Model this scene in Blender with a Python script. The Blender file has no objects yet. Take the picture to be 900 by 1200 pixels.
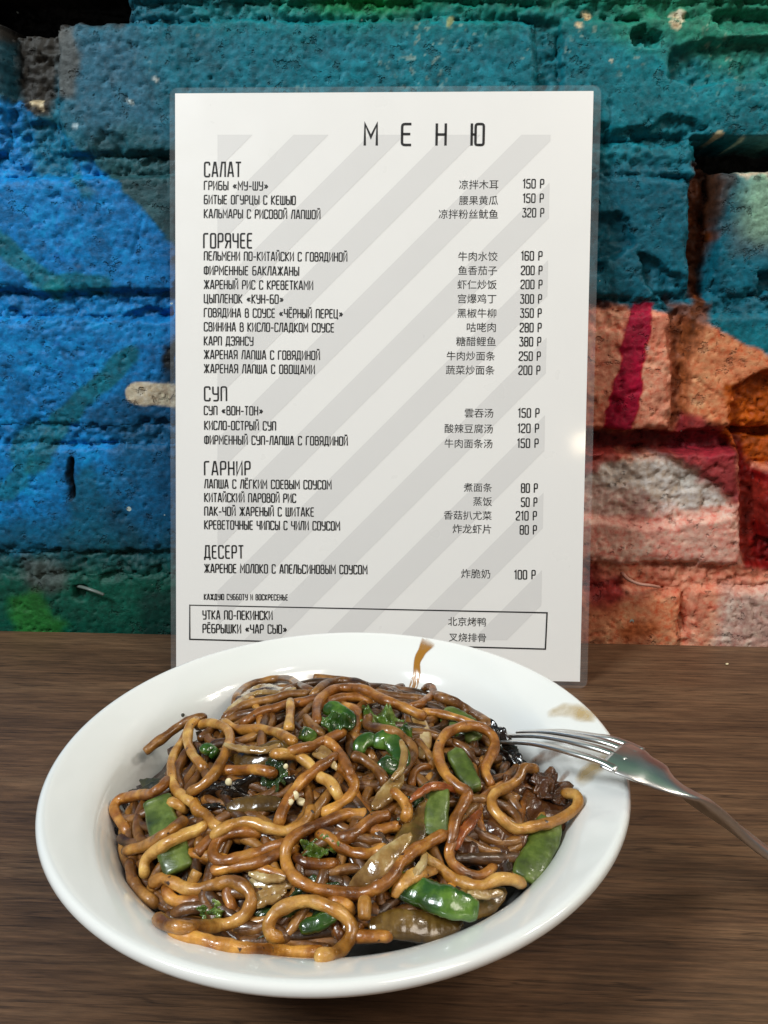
import bpy, math, random
import numpy as np
from mathutils import Vector, Matrix
random.seed(7); rng = np.random.default_rng(7)
SC = bpy.context.scene
COL = SC.collection
PI = math.pi

# ------------------------------------------------------------------ camera
F_PX = 954.26; CAM_H = .1946; CAM_D = .4527; PITCH = .2578; YAW = -.0436; ROLL = .0032
def cam_axes():
    cp, sp, cy, sy = math.cos(PITCH), math.sin(PITCH), math.cos(YAW), math.sin(YAW)
    F = np.array([sy*cp, cy*cp, -sp]); R = np.array([cy, -sy, 0]); U = np.cross(R, F)
    c, s = math.cos(ROLL), math.sin(ROLL)
    return c*R + s*U, -s*R + c*U, F
CR, CU, CF = cam_axes(); CP = np.array([0, -CAM_D, CAM_H])
cam_data = bpy.data.cameras.new('camera'); cam = bpy.data.objects.new('camera', cam_data); COL.objects.link(cam)
m = Matrix(((CR[0], CU[0], -CF[0], CP[0]), (CR[1], CU[1], -CF[1], CP[1]), (CR[2], CU[2], -CF[2], CP[2]), (0, 0, 0, 1)))
cam.matrix_world = m
cam_data.sensor_fit = 'HORIZONTAL'; cam_data.sensor_width = 36; cam_data.lens = F_PX/900*36
cam_data.clip_start = .01; cam_data.clip_end = 50
SC.camera = cam
SC.view_settings.view_transform = 'Standard'; SC.view_settings.look = 'None'
SC.view_settings.exposure = 0; SC.view_settings.gamma = 1
# ------------------------------------------------------------------ light: a dim cafe interior
world = bpy.data.worlds.new('World'); SC.world = world; world.use_nodes = True
bg = world.node_tree.nodes['Background']; bg.inputs[0].default_value = (.95, .97, 1, 1); bg.inputs[1].default_value = .11
def area(name, loc, target, size, power, col, size_y=None):
    l = bpy.data.lights.new(name, 'AREA'); l.energy = power; l.color = col; l.size = size
    if size_y: l.shape = 'RECTANGLE'; l.size_y = size_y
    o = bpy.data.objects.new(name, l); COL.objects.link(o); o.location = loc
    o.rotation_euler = (Vector(target)-Vector(loc)).to_track_quat('-Z', 'Y').to_euler(); return o
def bulb(name, loc, power, col, r=.02):
    l = bpy.data.lights.new(name, 'POINT'); l.energy = power; l.color = col; l.shadow_soft_size = r
    o = bpy.data.objects.new(name, l); COL.objects.link(o); o.location = loc; return o
area('window_light', (-1.0, -1.0, 1.35), (0, -.1, .1), .36, 29, (.90, .97, 1), .36)
area('room_light', (.85, -1.25, 1.5), (0, -.05, .1), .75, 12, (1, .90, .78), .6)
for bx_, by_, bz_ in ((.95, -.10, .95), (1.10, -.16, .92), (.86, -.20, 1.02), (1.0, -.26, 1.1), (.45, -.42, 1.25)):
    bulb('ceiling_lamp', (bx_, by_, bz_), 4.2, (1, .95, .86), .034)
bulb('table_lamp', (.345, -1.24, .423), .5, (1, .80, .55), .018)

# ------------------------------------------------------------------ small tools
def lin(c):
    out = []
    for v in c[:3]:
        v = v/255
        out.append(v/12.92 if v <= .04045 else ((v+.055)/1.055)**2.4)
    return tuple(out)+(1,)
def project(P):
    P = np.asarray(P, float); d = P-CP; w = d@CF
    return 450+F_PX*(d@CR)/w, 600-F_PX*(d@CU)/w
def rays(px, py):
    px = np.asarray(px, float); py = np.asarray(py, float)
    d = CF[None]+((px-450)/F_PX)[:, None]*CR[None]-((py-600)/F_PX)[:, None]*CU[None]
    return d/np.linalg.norm(d, axis=1)[:, None]
def tag(o, label=None, cat=None, group=None, kind=None):
    if label: o['label'] = label
    if cat: o['category'] = cat
    if group: o['group'] = group
    if kind: o['kind'] = kind
    return o
def empty(name, loc, label=None, cat=None, group=None, kind=None):
    o = bpy.data.objects.new(name, None); COL.objects.link(o); o.location = loc
    o.empty_display_size = .01
    return tag(o, label, cat, group, kind)
def mesh(name, verts, faces, mat, parent=None, smooth=True, cols=None):
    me = bpy.data.meshes.new(name)
    verts = np.asarray(verts, float)
    if parent is not None: verts = verts-np.array(parent_origin(parent))
    if isinstance(faces, np.ndarray):
        n, k = faces.shape
        me.vertices.add(len(verts)); me.vertices.foreach_set('co', verts.astype(np.float32).ravel())
        me.loops.add(n*k); me.loops.foreach_set('vertex_index', faces.astype(np.int32).ravel())
        me.polygons.add(n); me.polygons.foreach_set('loop_start', np.arange(0, n*k, k, dtype=np.int32))
        me.polygons.foreach_set('loop_total', np.full(n, k, np.int32))
        me.update(calc_edges=True)
    else:
        me.from_pydata(verts.tolist(), [], faces); me.update()
    if cols is not None:
        a = me.attributes.new('paint', 'FLOAT_COLOR', 'POINT'); c4 = np.ones((len(verts), 4), np.float32); c4[:, :3] = cols
        a.data.foreach_set('color', c4.ravel())
    me.polygons.foreach_set('use_smooth', np.full(len(me.polygons), smooth))
    me.materials.append(mat)
    o = bpy.data.objects.new(name, me); COL.objects.link(o)
    if parent is not None: o.parent = parent
    return o
def parent_origin(p):
    v = np.array(p.location)
    while p.parent: p = p.parent; v = v+np.array(p.location)
    return v
# numpy gradient noise -------------------------------------------------
_perm = rng.permutation(4096); _grad = rng.normal(size=(4096, 2)); _grad /= np.linalg.norm(_grad, axis=1)[:, None]
def pnoise(x, y):
    xi = np.floor(x).astype(int); yi = np.floor(y).astype(int); fx = x-xi; fy = y-yi
    def g(a, b):
        i = _perm[(_perm[(xi+a) & 4095]+yi+b) & 4095]; gr = _grad[i]
        return gr[..., 0]*(fx-a)+gr[..., 1]*(fy-b)
    u = fx*fx*fx*(fx*(fx*6-15)+10); v = fy*fy*fy*(fy*(fy*6-15)+10)
    return ((g(0, 0)*(1-u)+g(1, 0)*u)*(1-v)+(g(0, 1)*(1-u)+g(1, 1)*u)*v)*1.5
def fbm(x, y, octs=4, gain=.5):
    s = 0; a = 1
    for i in range(octs):
        s = s+a*pnoise(x*2**i+17.3*i, y*2**i+9.1*i); a *= gain
    return s
def sstep(a, b, x):
    t = np.clip((x-a)/(b-a), 0, 1); return t*t*(3-2*t)
def seg_dist(x, y, pts):
    d = np.full(np.shape(x), 1e9)
    for (ax, ay), (bx, by) in zip(pts[:-1], pts[1:]):
        vx, vy = bx-ax, by-ay; t = np.clip(((x-ax)*vx+(y-ay)*vy)/(vx*vx+vy*vy+1e-9), 0, 1)
        d = np.minimum(d, np.hypot(x-ax-t*vx, y-ay-t*vy))
    return d
def poly_sd(x, y, pts):      # positive inside
    ins = np.zeros(np.shape(x), bool); n = len(pts)
    for i in range(n):
        (ax, ay), (bx, by) = pts[i], pts[(i+1) % n]
        if ay == by: continue
        c = ((ay > y) != (by > y)) & (x < (bx-ax)*(y-ay)/(by-ay)+ax); ins ^= c
    d = seg_dist(x, y, list(pts)+[pts[0]])
    return np.where(ins, d, -d)
def catmull(pts, step):
    P = np.asarray(pts, float); out = []
    Q = np.vstack([2*P[0]-P[1], P, 2*P[-1]-P[-2]])
    for i in range(1, len(Q)-2):
        p0, p1, p2, p3 = Q[i-1], Q[i], Q[i+1], Q[i+2]
        n = max(2, int(np.linalg.norm((p2-p1)[:3])/step))
        t = np.linspace(0, 1, n, endpoint=False)[:, None]
        out.append(.5*((2*p1)+(-p0+p2)*t+(2*p0-5*p1+4*p2-p3)*t*t+(-p0+3*p1-3*p2+p3)*t**3))
    out.append(P[-1:]); return np.vstack(out)

# ------------------------------------------------------------------ materials
def new_mat(name):
    mt = bpy.data.materials.new(name); mt.use_nodes = True; nt = mt.node_tree
    return mt, nt, nt.nodes['Principled BSDF']
def nd(nt, typ, **kw):
    n = nt.nodes.new(typ)
    for k, v in kw.items():
        if k in ('inputs',):
            for kk, vv in v.items(): n.inputs[kk].default_value = vv
        else: setattr(n, k, v)
    return n
def lk(nt, a, b): nt.links.new(a, b)
def ramp(nt, src, stops):
    r = nt.nodes.new('ShaderNodeValToRGB'); e = r.color_ramp.elements
    while len(e) < len(stops): e.new(.5)
    for el, (p, c) in zip(e, stops): el.position = p; el.color = c if len(c) == 4 else tuple(c)+(1,)
    lk(nt, src, r.inputs[0]); return r
def obj_noise(nt, scale, detail=3, rough=.5, stretch=None, coord='Object'):
    tc = nd(nt, 'ShaderNodeTexCoord'); src = tc.outputs[coord]
    if stretch:
        mp = nd(nt, 'ShaderNodeMapping'); mp.inputs['Scale'].default_value = stretch; lk(nt, src, mp.inputs[0]); src = mp.outputs[0]
    n = nd(nt, 'ShaderNodeTexNoise', inputs={'Scale': scale, 'Detail': detail, 'Roughness': rough}); lk(nt, src, n.inputs['Vector'])
    return n
def mixc(nt, fac, a, b, blend='MIX'):
    mx = nd(nt, 'ShaderNodeMix', data_type='RGBA', blend_type=blend)
    for sock, v in ((mx.inputs[0], fac), (mx.inputs[6], a), (mx.inputs[7], b)):
        if hasattr(v, 'links'): lk(nt, v, sock)
        else: sock.default_value = v
    return mx.outputs[2]
def bump(nt, bsdf, h, strength, dist, prev=None):
    b = nd(nt, 'ShaderNodeBump', inputs={'Strength': strength, 'Distance': dist}); lk(nt, h, b.inputs['Height'])
    if prev: lk(nt, prev, b.inputs['Normal'])
    lk(nt, b.outputs[0], bsdf.inputs['Normal']); return b.outputs[0]
def mathn(nt, op, a, b=0.0):
    n = nd(nt, 'ShaderNodeMath', operation=op)
    for i, v in enumerate((a, b)):
        if hasattr(v, 'links'): lk(nt, v, n.inputs[i])
        else: n.inputs[i].default_value = v
    return n.outputs[0]

def mat_wall():
    mt, nt, b = new_mat('painted_masonry')
    at = nd(nt, 'ShaderNodeAttribute', attribute_name='paint')
    n1 = obj_noise(nt, 260, 5, .65); n2 = obj_noise(nt, 38, 4, .6)
    c = mixc(nt, .6, at.outputs['Color'], ramp(nt, n1.outputs[0], [(.3, (.16, .16, .16, 1)), (.62, (.80, .80, .80, 1))]).outputs[0], 'OVERLAY')
    c = mixc(nt, .30, c, ramp(nt, n2.outputs[0], [(.33, (.2, .2, .2, 1)), (.68, (.72, .72, .72, 1))]).outputs[0], 'OVERLAY')
    tc = nd(nt, 'ShaderNodeTexCoord')
    v = nd(nt, 'ShaderNodeTexVoronoi', inputs={'Scale': 95.}); lk(nt, tc.outputs['Object'], v.inputs['Vector'])
    sel = nd(nt, 'ShaderNodeSeparateColor'); lk(nt, v.outputs['Color'], sel.inputs[0])
    rad = mathn(nt, 'MULTIPLY', sel.outputs[1], .15)
    spot = mathn(nt, 'LESS_THAN', v.outputs['Distance'], rad)
    pick = mathn(nt, 'GREATER_THAN', sel.outputs[0], .93)
    c = mixc(nt, mathn(nt, 'MULTIPLY', spot, pick), c, lin((196, 210, 205)))
    b.inputs['Roughness'].default_value = .6; b.inputs['Specular IOR Level'].default_value = .3
    pt = obj_noise(nt, 135, 4, .62); pr = ramp(nt, pt.outputs[0], [(.33, (1, 1, 1, 1)), (.385, (0, 0, 0, 1))]).outputs[0]
    c = mixc(nt, mathn(nt, 'MULTIPLY', pr, .28), c, (.012, .012, .012, 1))
    fl = obj_noise(nt, 70, 5, .7, (1, 1, 1.6)); fr = ramp(nt, fl.outputs[0], [(.485, (0, 0, 0, 1)), (.5, (1, 1, 1, 1))]).outputs[0]
    p0 = bump(nt, b, mathn(nt, 'SUBTRACT', 1., pr), .8, .0012); p1 = bump(nt, b, fr, .35, .0005, p0); p = bump(nt, b, n1.outputs[0], .38, .0006, p1)
    hs = nd(nt, 'ShaderNodeHueSaturation', inputs={'Saturation': 1.12, 'Value': .80}); lk(nt, c, hs.inputs['Color']); lk(nt, hs.outputs[0], b.inputs['Base Color'])
    n3 = obj_noise(nt, 900, 3, .6); bump(nt, b, n3.outputs[0], .35, .0004, p)
    return mt
def mat_wood():
    mt, nt, b = new_mat('wood_laminate')
    a = obj_noise(nt, 9, 7, .7, (.5, 5.5, 1)); g = obj_noise(nt, 75, 6, .72, (.30, 6., 1)); p = obj_noise(nt, 150, 4, .65, (.10, 4.5, 1))
    w = obj_noise(nt, 3.5, 3, .5, (.8, 2.2, 1))
    c = ramp(nt, a.outputs[0], [(.28, lin((66, 47, 33))), (.5, lin((94, 69, 49))), (.72, lin((118, 91, 67)))]).outputs[0]
    c = mixc(nt, .75, c, ramp(nt, g.outputs[0], [(.32, (.22, .2, .19, 1)), (.5, (.5, .5, .5, 1)), (.7, (.74, .72, .70, 1))]).outputs[0], 'OVERLAY')
    c = mixc(nt, ramp(nt, p.outputs[0], [(.30, (1, 1, 1, 1)), (.41, (0, 0, 0, 1))]).outputs[0], c, mixc(nt, .6, c, (.015, .009, .006, 1)))
    rl = obj_noise(nt, 22, 5, .6, (.16, 4.2, 1)); rd = mathn(nt, 'ABSOLUTE', mathn(nt, 'SUBTRACT', rl.outputs[0], .5))
    c = mixc(nt, ramp(nt, rd, [(.0, (.75,)*3), (.012, (0, 0, 0, 1))]).outputs[0], c, (.022, .012, .007, 1))
    fg = obj_noise(nt, 420, 4, .7, (.12, 1.6, 1)); c = mixc(nt, .55, c, ramp(nt, fg.outputs[0], [(.35, (.2, .2, .2, 1)), (.65, (.78, .76, .74, 1))]).outputs[0], 'OVERLAY')
    c = mixc(nt, .35, c, ramp(nt, w.outputs[0], [(.3, (.3, .3, .3, 1)), (.7, (.66, .66, .66, 1))]).outputs[0], 'OVERLAY')
    lk(nt, c, b.inputs['Base Color'])
    b.inputs['Specular IOR Level'].default_value = .4
    r = ramp(nt, g.outputs[0], [(.3, (.56, .56, .56, 1)), (.7, (.40, .40, .40, 1))]); lk(nt, r.outputs[0], b.inputs['Roughness'])
    q = bump(nt, b, g.outputs[0], .35, .0006); bump(nt, b, p.outputs[0], .3, .0004, q)
    return mt
def simple(name, col, rough=.5, **kw):
    mt, nt, b = new_mat(name); b.inputs['Base Color'].default_value = lin(col); b.inputs['Roughness'].default_value = rough
    for k, v in kw.items(): b.inputs[k.replace('_', ' ')].default_value = v
    n = obj_noise(nt, 60, 3, .5)
    r = ramp(nt, n.outputs[0], [(.3, (max(rough-.05, .02),)*3), (.7, (rough+.05,)*3)]); lk(nt, r.outputs[0], b.inputs['Roughness'])
    return mt
def mat_porcelain():
    mt, nt, b = new_mat('white_glazed_porcelain')
    n = obj_noise(nt, 14, 3, .5)
    lk(nt, ramp(nt, n.outputs[0], [(.3, (.76, .765, .735, 1)), (.7, (.80, .80, .775, 1))]).outputs[0], b.inputs['Base Color'])
    b.inputs['Roughness'].default_value = .13; b.inputs['Specular IOR Level'].default_value = .5
    b.inputs['Coat Weight'].default_value = .35; b.inputs['Coat Roughness'].default_value = .05
    n2 = obj_noise(nt, 35, 2, .4); bump(nt, b, n2.outputs[0], .10, .0006)
    return mt
def mat_noodle(name, lo, mid, hi):
    mt, nt, b = new_mat(name)
    oi = nd(nt, 'ShaderNodeObjectInfo')
    tc = nd(nt, 'ShaderNodeTexCoord')
    add = nd(nt, 'ShaderNodeVectorMath', operation='ADD'); lk(nt, tc.outputs['Object'], add.inputs[0]); lk(nt, oi.outputs['Random'], add.inputs[1])
    n = nd(nt, 'ShaderNodeTexNoise', inputs={'Scale': 95., 'Detail': 5., 'Roughness': .6}); lk(nt, add.outputs[0], n.inputs['Vector'])
    s = mathn(nt, 'ADD', n.outputs[0], mathn(nt, 'MULTIPLY', mathn(nt, 'SUBTRACT', oi.outputs['Random'], .5), .15))
    c = ramp(nt, s, [(.30, lin(lo)), (.5, lin(mid)), (.69, lin(hi))]).outputs[0]
    sp = nd(nt, 'ShaderNodeTexNoise', inputs={'Scale': 420., 'Detail': 2., 'Roughness': .5}); lk(nt, add.outputs[0], sp.inputs['Vector'])
    c = mixc(nt, ramp(nt, sp.outputs[0], [(.69, (0, 0, 0, 1)), (.74, (1, 1, 1, 1))]).outputs[0], c, lin((52, 25, 9)))
    f = nd(nt, 'ShaderNodeTexNoise', inputs={'Scale': 230., 'Detail': 4., 'Roughness': .6}); lk(nt, add.outputs[0], f.inputs['Vector'])
    c = mixc(nt, .65, c, ramp(nt, f.outputs[0], [(.3, (.25, .23, .2, 1)), (.7, (.72, .72, .72, 1))]).outputs[0], 'OVERLAY')
    lk(nt, c, b.inputs['Base Color'])
    b.inputs['Subsurface Weight'].default_value = .10; b.inputs['Subsurface Radius'].default_value = (1., .45, .12); b.inputs['Subsurface Scale'].default_value = .0022
    lk(nt, ramp(nt, n.outputs[0], [(.35, (.30,)*3), (.65, (.52,)*3)]).outputs[0], b.inputs['Roughness'])
    lk(nt, ramp(nt, f.outputs[0], [(.42, (.15,)*3), (.6, (.75,)*3)]).outputs[0], b.inputs['Coat Weight']); b.inputs['Coat Roughness'].default_value = .16
    p = bump(nt, b, f.outputs[0], .6, .0010); bump(nt, b, sp.outputs[0], .3, .0004, p)
    return mt
def mat_veg(name, c0, c1, c2, rough=.22, scale=90, stretch=None, sss=.15, coat=.6, bstr=.4):
    mt, nt, b = new_mat(name)
    n = obj_noise(nt, scale, 4, .6, stretch)
    lk(nt, ramp(nt, n.outputs[0], [(.3, lin(c0)), (.5, lin(c1)), (.72, lin(c2))]).outputs[0], b.inputs['Base Color'])
    b.inputs['Roughness'].default_value = rough; b.inputs['Subsurface Weight'].default_value = sss
    b.inputs['Subsurface Radius'].default_value = (.6, .8, .25); b.inputs['Subsurface Scale'].default_value = .002
    b.inputs['Coat Weight'].default_value = coat; b.inputs['Coat Roughness'].default_value = .1
    f = obj_noise(nt, 380, 3, .6); bump(nt, b, f.outputs[0], bstr, .0006)
    return mt
def mat_sauce(name, col, alpha=1, scale=160, rough=.2, thr=(.35, .6)):
    mt, nt, b = new_mat(name); n = obj_noise(nt, scale, 4, .6)
    b.inputs['Base Color'].default_value = lin(col); b.inputs['Roughness'].default_value = rough
    if alpha < 1:
        at = nd(nt, 'ShaderNodeAttribute', attribute_name='paint')
        lk(nt, mathn(nt, 'MULTIPLY', at.outputs['Fac'], ramp(nt, n.outputs[0], [(thr[0], (alpha*.25,)*3), (thr[1], (alpha,)*3)]).outputs[0]), b.inputs['Alpha'])
    else:
        lk(nt, ramp(nt, n.outputs[0], [(.3, lin(tuple(v*.6 for v in col))), (.7, lin(col))]).outputs[0], b.inputs['Base Color'])
        bump(nt, b, n.outputs[0], .5, .001)
    return mt
M = dict(
    wall=mat_wall(), wood=mat_wood(), porcelain=mat_porcelain(),
    noodle_a=mat_noodle('soy_glazed_noodle', (74, 36, 7), (146, 88, 24), (204, 146, 60)),
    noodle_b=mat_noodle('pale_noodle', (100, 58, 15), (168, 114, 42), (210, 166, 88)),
    noodle_d=mat_noodle('gap_shaded_noodle', (32, 17, 5), (72, 42, 12), (122, 78, 30)),  # darker noodle copy for buried strands, shade of the gaps put into its colour
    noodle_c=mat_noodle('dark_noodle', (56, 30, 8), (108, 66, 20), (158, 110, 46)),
    bean=mat_veg('green_bean', (36, 46, 10), (72, 88, 26), (118, 134, 62), .42, 120, (1, 1, 1), .04, .3),
    bright=mat_veg('green_pepper_skin', (20, 44, 8), (44, 80, 16), (104, 138, 48), .28, 110, None, .03, .9, .55),
    leaf=mat_veg('leafy_green', (34, 52, 14), (76, 104, 34), (148, 164, 88), .25, 150, None, .05, .7, .7),
    darkleaf=mat_veg('dark_leaf', (16, 26, 14), (34, 52, 24), (60, 84, 42), .22, 150, None, .1, .7, .7),
    onion=mat_veg('soft_onion', (96, 64, 28), (150, 116, 66), (200, 180, 130), .2, 120, (1, 1, 1), .1, .8),
    olive=mat_veg('stewed_onion', (52, 34, 10), (88, 64, 24), (134, 104, 50), .24, 120, None, .05, .6),
    carrot=mat_veg('carrot', (78, 30, 9), (128, 62, 22), (176, 104, 46), .26, 120, None, .2, .5),
    fungus=mat_veg('black_fungus', (9, 7, 6), (20, 14, 10), (38, 27, 19), .16, 120, None, .0, .8, .7),
    mush=mat_veg('brown_mushroom', (42, 20, 8), (76, 42, 18), (112, 70, 34), .26, 90, None, .05, .6, .6),
    seed=simple('pale_seed', (226, 212, 170), .35),
    herb=mat_veg('dry_herb', (24, 24, 12), (48, 46, 22), (76, 70, 38), .45, 160, None, 0, .1, .6),
    sauce=mat_sauce('gap_dark_sauce', (50, 26, 9), 1, 120, .16),  # for the added mound that darkens the gaps in the heap
    streak=mat_sauce('amber_sauce', (164, 112, 38), .93, 90, .22, (.2, .5)),
    smear=mat_sauce('thin_sauce', (186, 148, 56), .75, 60, .3, (.32, .62)),
    smearb=mat_sauce('brown_thin_sauce', (140, 88, 40), .75, 80, .3, (.34, .62)),
    ink=simple('black_ink', (9, 8, 8), .6), stripe=simple('grey_print', (224, 222, 219), .32, Coat_Weight=.6, Coat_Roughness=.08),
    paper=simple('laminated_paper', (239, 237, 233), .32, Coat_Weight=.6, Coat_Roughness=.08),
)
def mat_film():
    mt, nt, b = new_mat('clear_laminating_film'); b.inputs['Base Color'].default_value = (.75, .8, .82, 1)
    n = obj_noise(nt, 90, 3, .5)
    lk(nt, ramp(nt, n.outputs[0], [(.3, (.03,)*3), (.7, (.06,)*3)]).outputs[0], b.inputs['Alpha'])
    b.inputs['Roughness'].default_value = .12; return mt
M['film'] = mat_film()
def mat_steel():
    mt, nt, b = new_mat('polished_steel'); b.inputs['Metallic'].default_value = 1; b.inputs['Base Color'].default_value = (.72, .71, .69, 1)
    n = obj_noise(nt, 220, 4, .6, (1, 1, 1)); lk(nt, ramp(nt, n.outputs[0], [(.3, (.29,)*3), (.7, (.35,)*3)]).outputs[0], b.inputs['Roughness'])
    return mt
M['steel'] = mat_steel()

# ------------------------------------------------------------------ table
def box(x0, x1, y0, y1, z0, z1):
    v = [(x0, y0, z0), (x1, y0, z0), (x1, y1, z0), (x0, y1, z0), (x0, y0, z1), (x1, y0, z1), (x1, y1, z1), (x0, y1, z1)]
    return v, [(0, 3, 2, 1), (4, 5, 6, 7), (0, 1, 5, 4), (1, 2, 6, 5), (2, 3, 7, 6), (3, 0, 4, 7)]
tb = empty('table', (0, -.35, 0), 'dark brown wood grain cafe table standing against the painted brick wall', 'table')
v, f = box(-.75, .75, -.75, -.0085, -.028, 0); mesh('tabletop', v, f, M['wood'], tb, False)
v, f = box(-.75, .75, -.7515, -.75, -.028, -.0006); mesh('edge_band', v, f, M['wood'], tb, False)

# ------------------------------------------------------------------ brick wall
XS = np.unique(np.round(np.concatenate([np.arange(-1.0, -.30, .012), np.arange(-.30, .30, .00100), np.arange(.30, 1.0, .012)]), 6))
ZS = np.unique(np.round(np.concatenate([np.arange(-.05, .405, .00100), np.arange(.405, .92, .012)]), 6))
GX, GZ = np.meshgrid(XS, ZS)
PXg, PYg = project(np.stack([GX, np.zeros_like(GX), GZ], -1))
rows = [  # course outlines in photograph units on the wall: (top, bottom, [x limits...])
    (-138, 3, [(-430, -20), (150, 640), (656, 1150)]),
    (20, 182, [(-480, 4), (62, 629), (655, 1170)]),
    (205, 344, [(-320, 212), (226, 516), (530, 813), (838, 1330)]),
    (370, 499, [(-270, 262), (276, 560), (575, 789), (804, 1280)]),
    (520, 650, [(-300, 262), (278, 598), (612, 871), (893, 1400)]),
    (672, 815, [(-250, 236), (252, 516), (530, 799), (806, 1290)]),
]
adj = {(655, 20): (18, 163), (838, 205): (198, 350), (530, 205): (206, 352), (575, 370): (362, 508), (804, 370): (366, 508), (612, 520): (529, 664), (893, 520): (545, 640), (530, 672): (690, 815), (806, 672): (688, 815)}
bricks = []
for (t, bt, xl) in rows:
    xs = list(xl)
    while xs[0][0] > -1900: xs.insert(0, (xs[0][0]-16-random.choice([525, 255]), xs[0][0]-16))
    while xs[-1][1] < 2700: xs.append((xs[-1][1]+16, xs[-1][1]+16+random.choice([525, 255])))
    for (a, c) in xs:
        tt, bb = adj.get((a, t), (t, bt)); bricks.append((a, tt, c, bb))
t = -138
while t > -1500:
    t -= 163; x = -1900+random.randint(0, 300)
    while x < 2700:
        L = random.choice([525, 525, 255]); bricks.append((x, t, x+L, t+146)); x += L+17
wx = PXg+3.2*fbm(PXg/55, PYg/55, 3)+1.8*fbm(PXg/11, PYg/11, 2); wy = PYg+3.6*fbm(PXg/60+40, PYg/60, 3)+1.8*fbm(PXg/11+9, PYg/11, 2)
best = np.full(GX.shape, -1e9); bid = np.full(GX.shape, -1)
for i, (a, tt, c, bb) in enumerate(bricks):
    cx, cy, hx, hy, rr = (a+c)/2, (tt+bb)/2, (c-a)/2, (bb-tt)/2, 9
    qx = np.abs(wx-cx)-hx+rr; qy = np.abs(wy-cy)-hy+rr
    sd = -(np.hypot(np.maximum(qx, 0), np.maximum(qy, 0))+np.minimum(np.maximum(qx, qy), 0)-rr)
    up = sd > best; best = np.where(up, sd, best); bid = np.where(up, i, bid)
X, Y = PXg, PYg
def P(pts, soft=3., warp=5.):
    w = warp*fbm(X/26, Y/26, 4); w2 = warp*fbm(X/26+50, Y/26+30, 4)
    return sstep(-soft, soft, poly_sd(X+w, Y+w2, pts))
def S(pts, r, soft=3., warp=4.):
    w = warp*fbm(X/24+7, Y/24, 4); w2 = warp*fbm(X/24+55, Y/24+31, 4)
    return sstep(-soft, soft, r-seg_dist(X+w, Y+w2, pts))
# relief --------------------------------------------------------------
inb = sstep(-1, 7, best)
bh = np.array([random.uniform(-.0012, .001) for _ in bricks])[bid]
mh = np.full(GX.shape, -.0050)
mh = np.where(X < 210, mh+.0034*sstep(300, 460, Y), mh)
def setm(mask, h): global mh; mh = mh*(1-mask)+h*mask
setm(P([(-40, -20), (140, -20), (143, 12), (138, 30), (95, 34), (40, 36), (-40, 34)], 3), -.034)
setm(P([(-30, 34), (80, 34), (62, 110), (10, 118), (-30, 80)], 6), -.011)
setm(P([(150, -20), (1200, -20), (1200, 20), (150, 22)], 4), -.0022)
setm(P([(820, 166), (1400, 166), (1400, 198), (830, 198)], 3), -.034)
setm(P([(815, 190), (850, 190), (832, 352), (810, 352)], 4), -.018)
setm(P([(680, 160), (814, 160), (816, 206), (680, 206)], 4), -.0028)
setm(P([(640, 508), (860, 508), (862, 531), (640, 531)], 4), -.015)
setm(P([(789, 362), (806, 362), (806, 508), (789, 508)], 3), -.008)
setm(P([(868, 500), (1000, 500), (1000, 670), (872, 664)], 4), -.012)
setm(P([(560, 662), (890, 662), (890, 692), (560, 692)], 4), -.0045)
setm(P([(800, 345), (1200, 345), (1200, 372), (800, 375)], 4), -.0035)
rough = np.where(True, 1-inb*.86, 0)
H = mh*(1-inb)+bh*inb
def dent(mask, d, r=.8):
    global H, rough
    H = H-d*mask; rough = np.maximum(rough, r*mask)
dent(P([(680, 535), (760, 526), (835, 560), (862, 590), (852, 606), (760, 618), (680, 608)], 5), .0055, .85)
dent(P([(785, 62), (830, 45), (1000, 40), (1000, 96), (860, 92), (815, 100), (788, 88)], 4), .0065, .8)
dent(P([(840, 10), (1000, 6), (1000, 36), (845, 34)], 3), .005, .8)
dent(P([(742, 34), (760, 26), (776, 42), (766, 52), (745, 50)], 2, 7), .008, .5)
dent(P([(684, 252), (735, 254), (746, 285), (730, 300), (690, 320)], 3, 7), .0055, .7)
dent(P([(750, 295), (790, 318), (812, 345), (785, 356), (760, 330)], 3, 6), .006, .7)
dent(P([(690, 152), (760, 146), (790, 132), (835, 146), (800, 164), (690, 170)], 2, 7), .004, .8)
dent(P([(888, 318), (960, 310), (960, 345), (892, 345)], 3), .008, .5)
dent(P([(686, 360), (745, 366), (742, 384), (686, 384)], 3), .002, .9)
dent(P([(860, 452), (884, 440), (960, 440), (960, 520), (856, 508)], 4), .0075, 1)
dent(P([(684, 466), (724, 468), (716, 508), (684, 508)], 4), .0025, .9)
dent(P([(-20, 122), (74, 150), (74, 204), (-20, 200)], 5), .0032, .85)
dent(S([(83, 540), (82, 560), (86, 584)], 2.4, 2, 2), .005, .2)
dent(P([(84, 690), (104, 690), (100, 702), (88, 702)], 3), .006, .4)
dent(S([(168, 255), (155, 300)], 1.6, 1.5, 1), .0012, .2)
dent(P([(120, 150), (150, 168), (140, 184), (112, 182)], 3), .0018, .6)
dent(P([(150, 365), (200, 360), (200, 372), (150, 380)], 3), .003, .6)
for (a, b_) in (((800, 430), (845, 472)), ((862, 455), (905, 495))): dent(S([a, ((a[0]+b_[0])/2, (a[1]+b_[1])/2-6), b_], 1.3, 1.4, 9), .0016, .2)
dent(S([(801, 700), (803, 748)], 1.2, 1.4, 5), .002, .2); dent(S([(867, 690), (896, 745)], 1.2, 1.4, 8), .0016, .2)
dent(S([(716, 118), (714, 160)], 1.2, 1.2, 4), .0015, .1)
rg = (np.abs(fbm(X/30, Y/30, 5, .58)))
pit = sstep(.34, .62, fbm(X/15+70, Y/15, 4))
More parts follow.
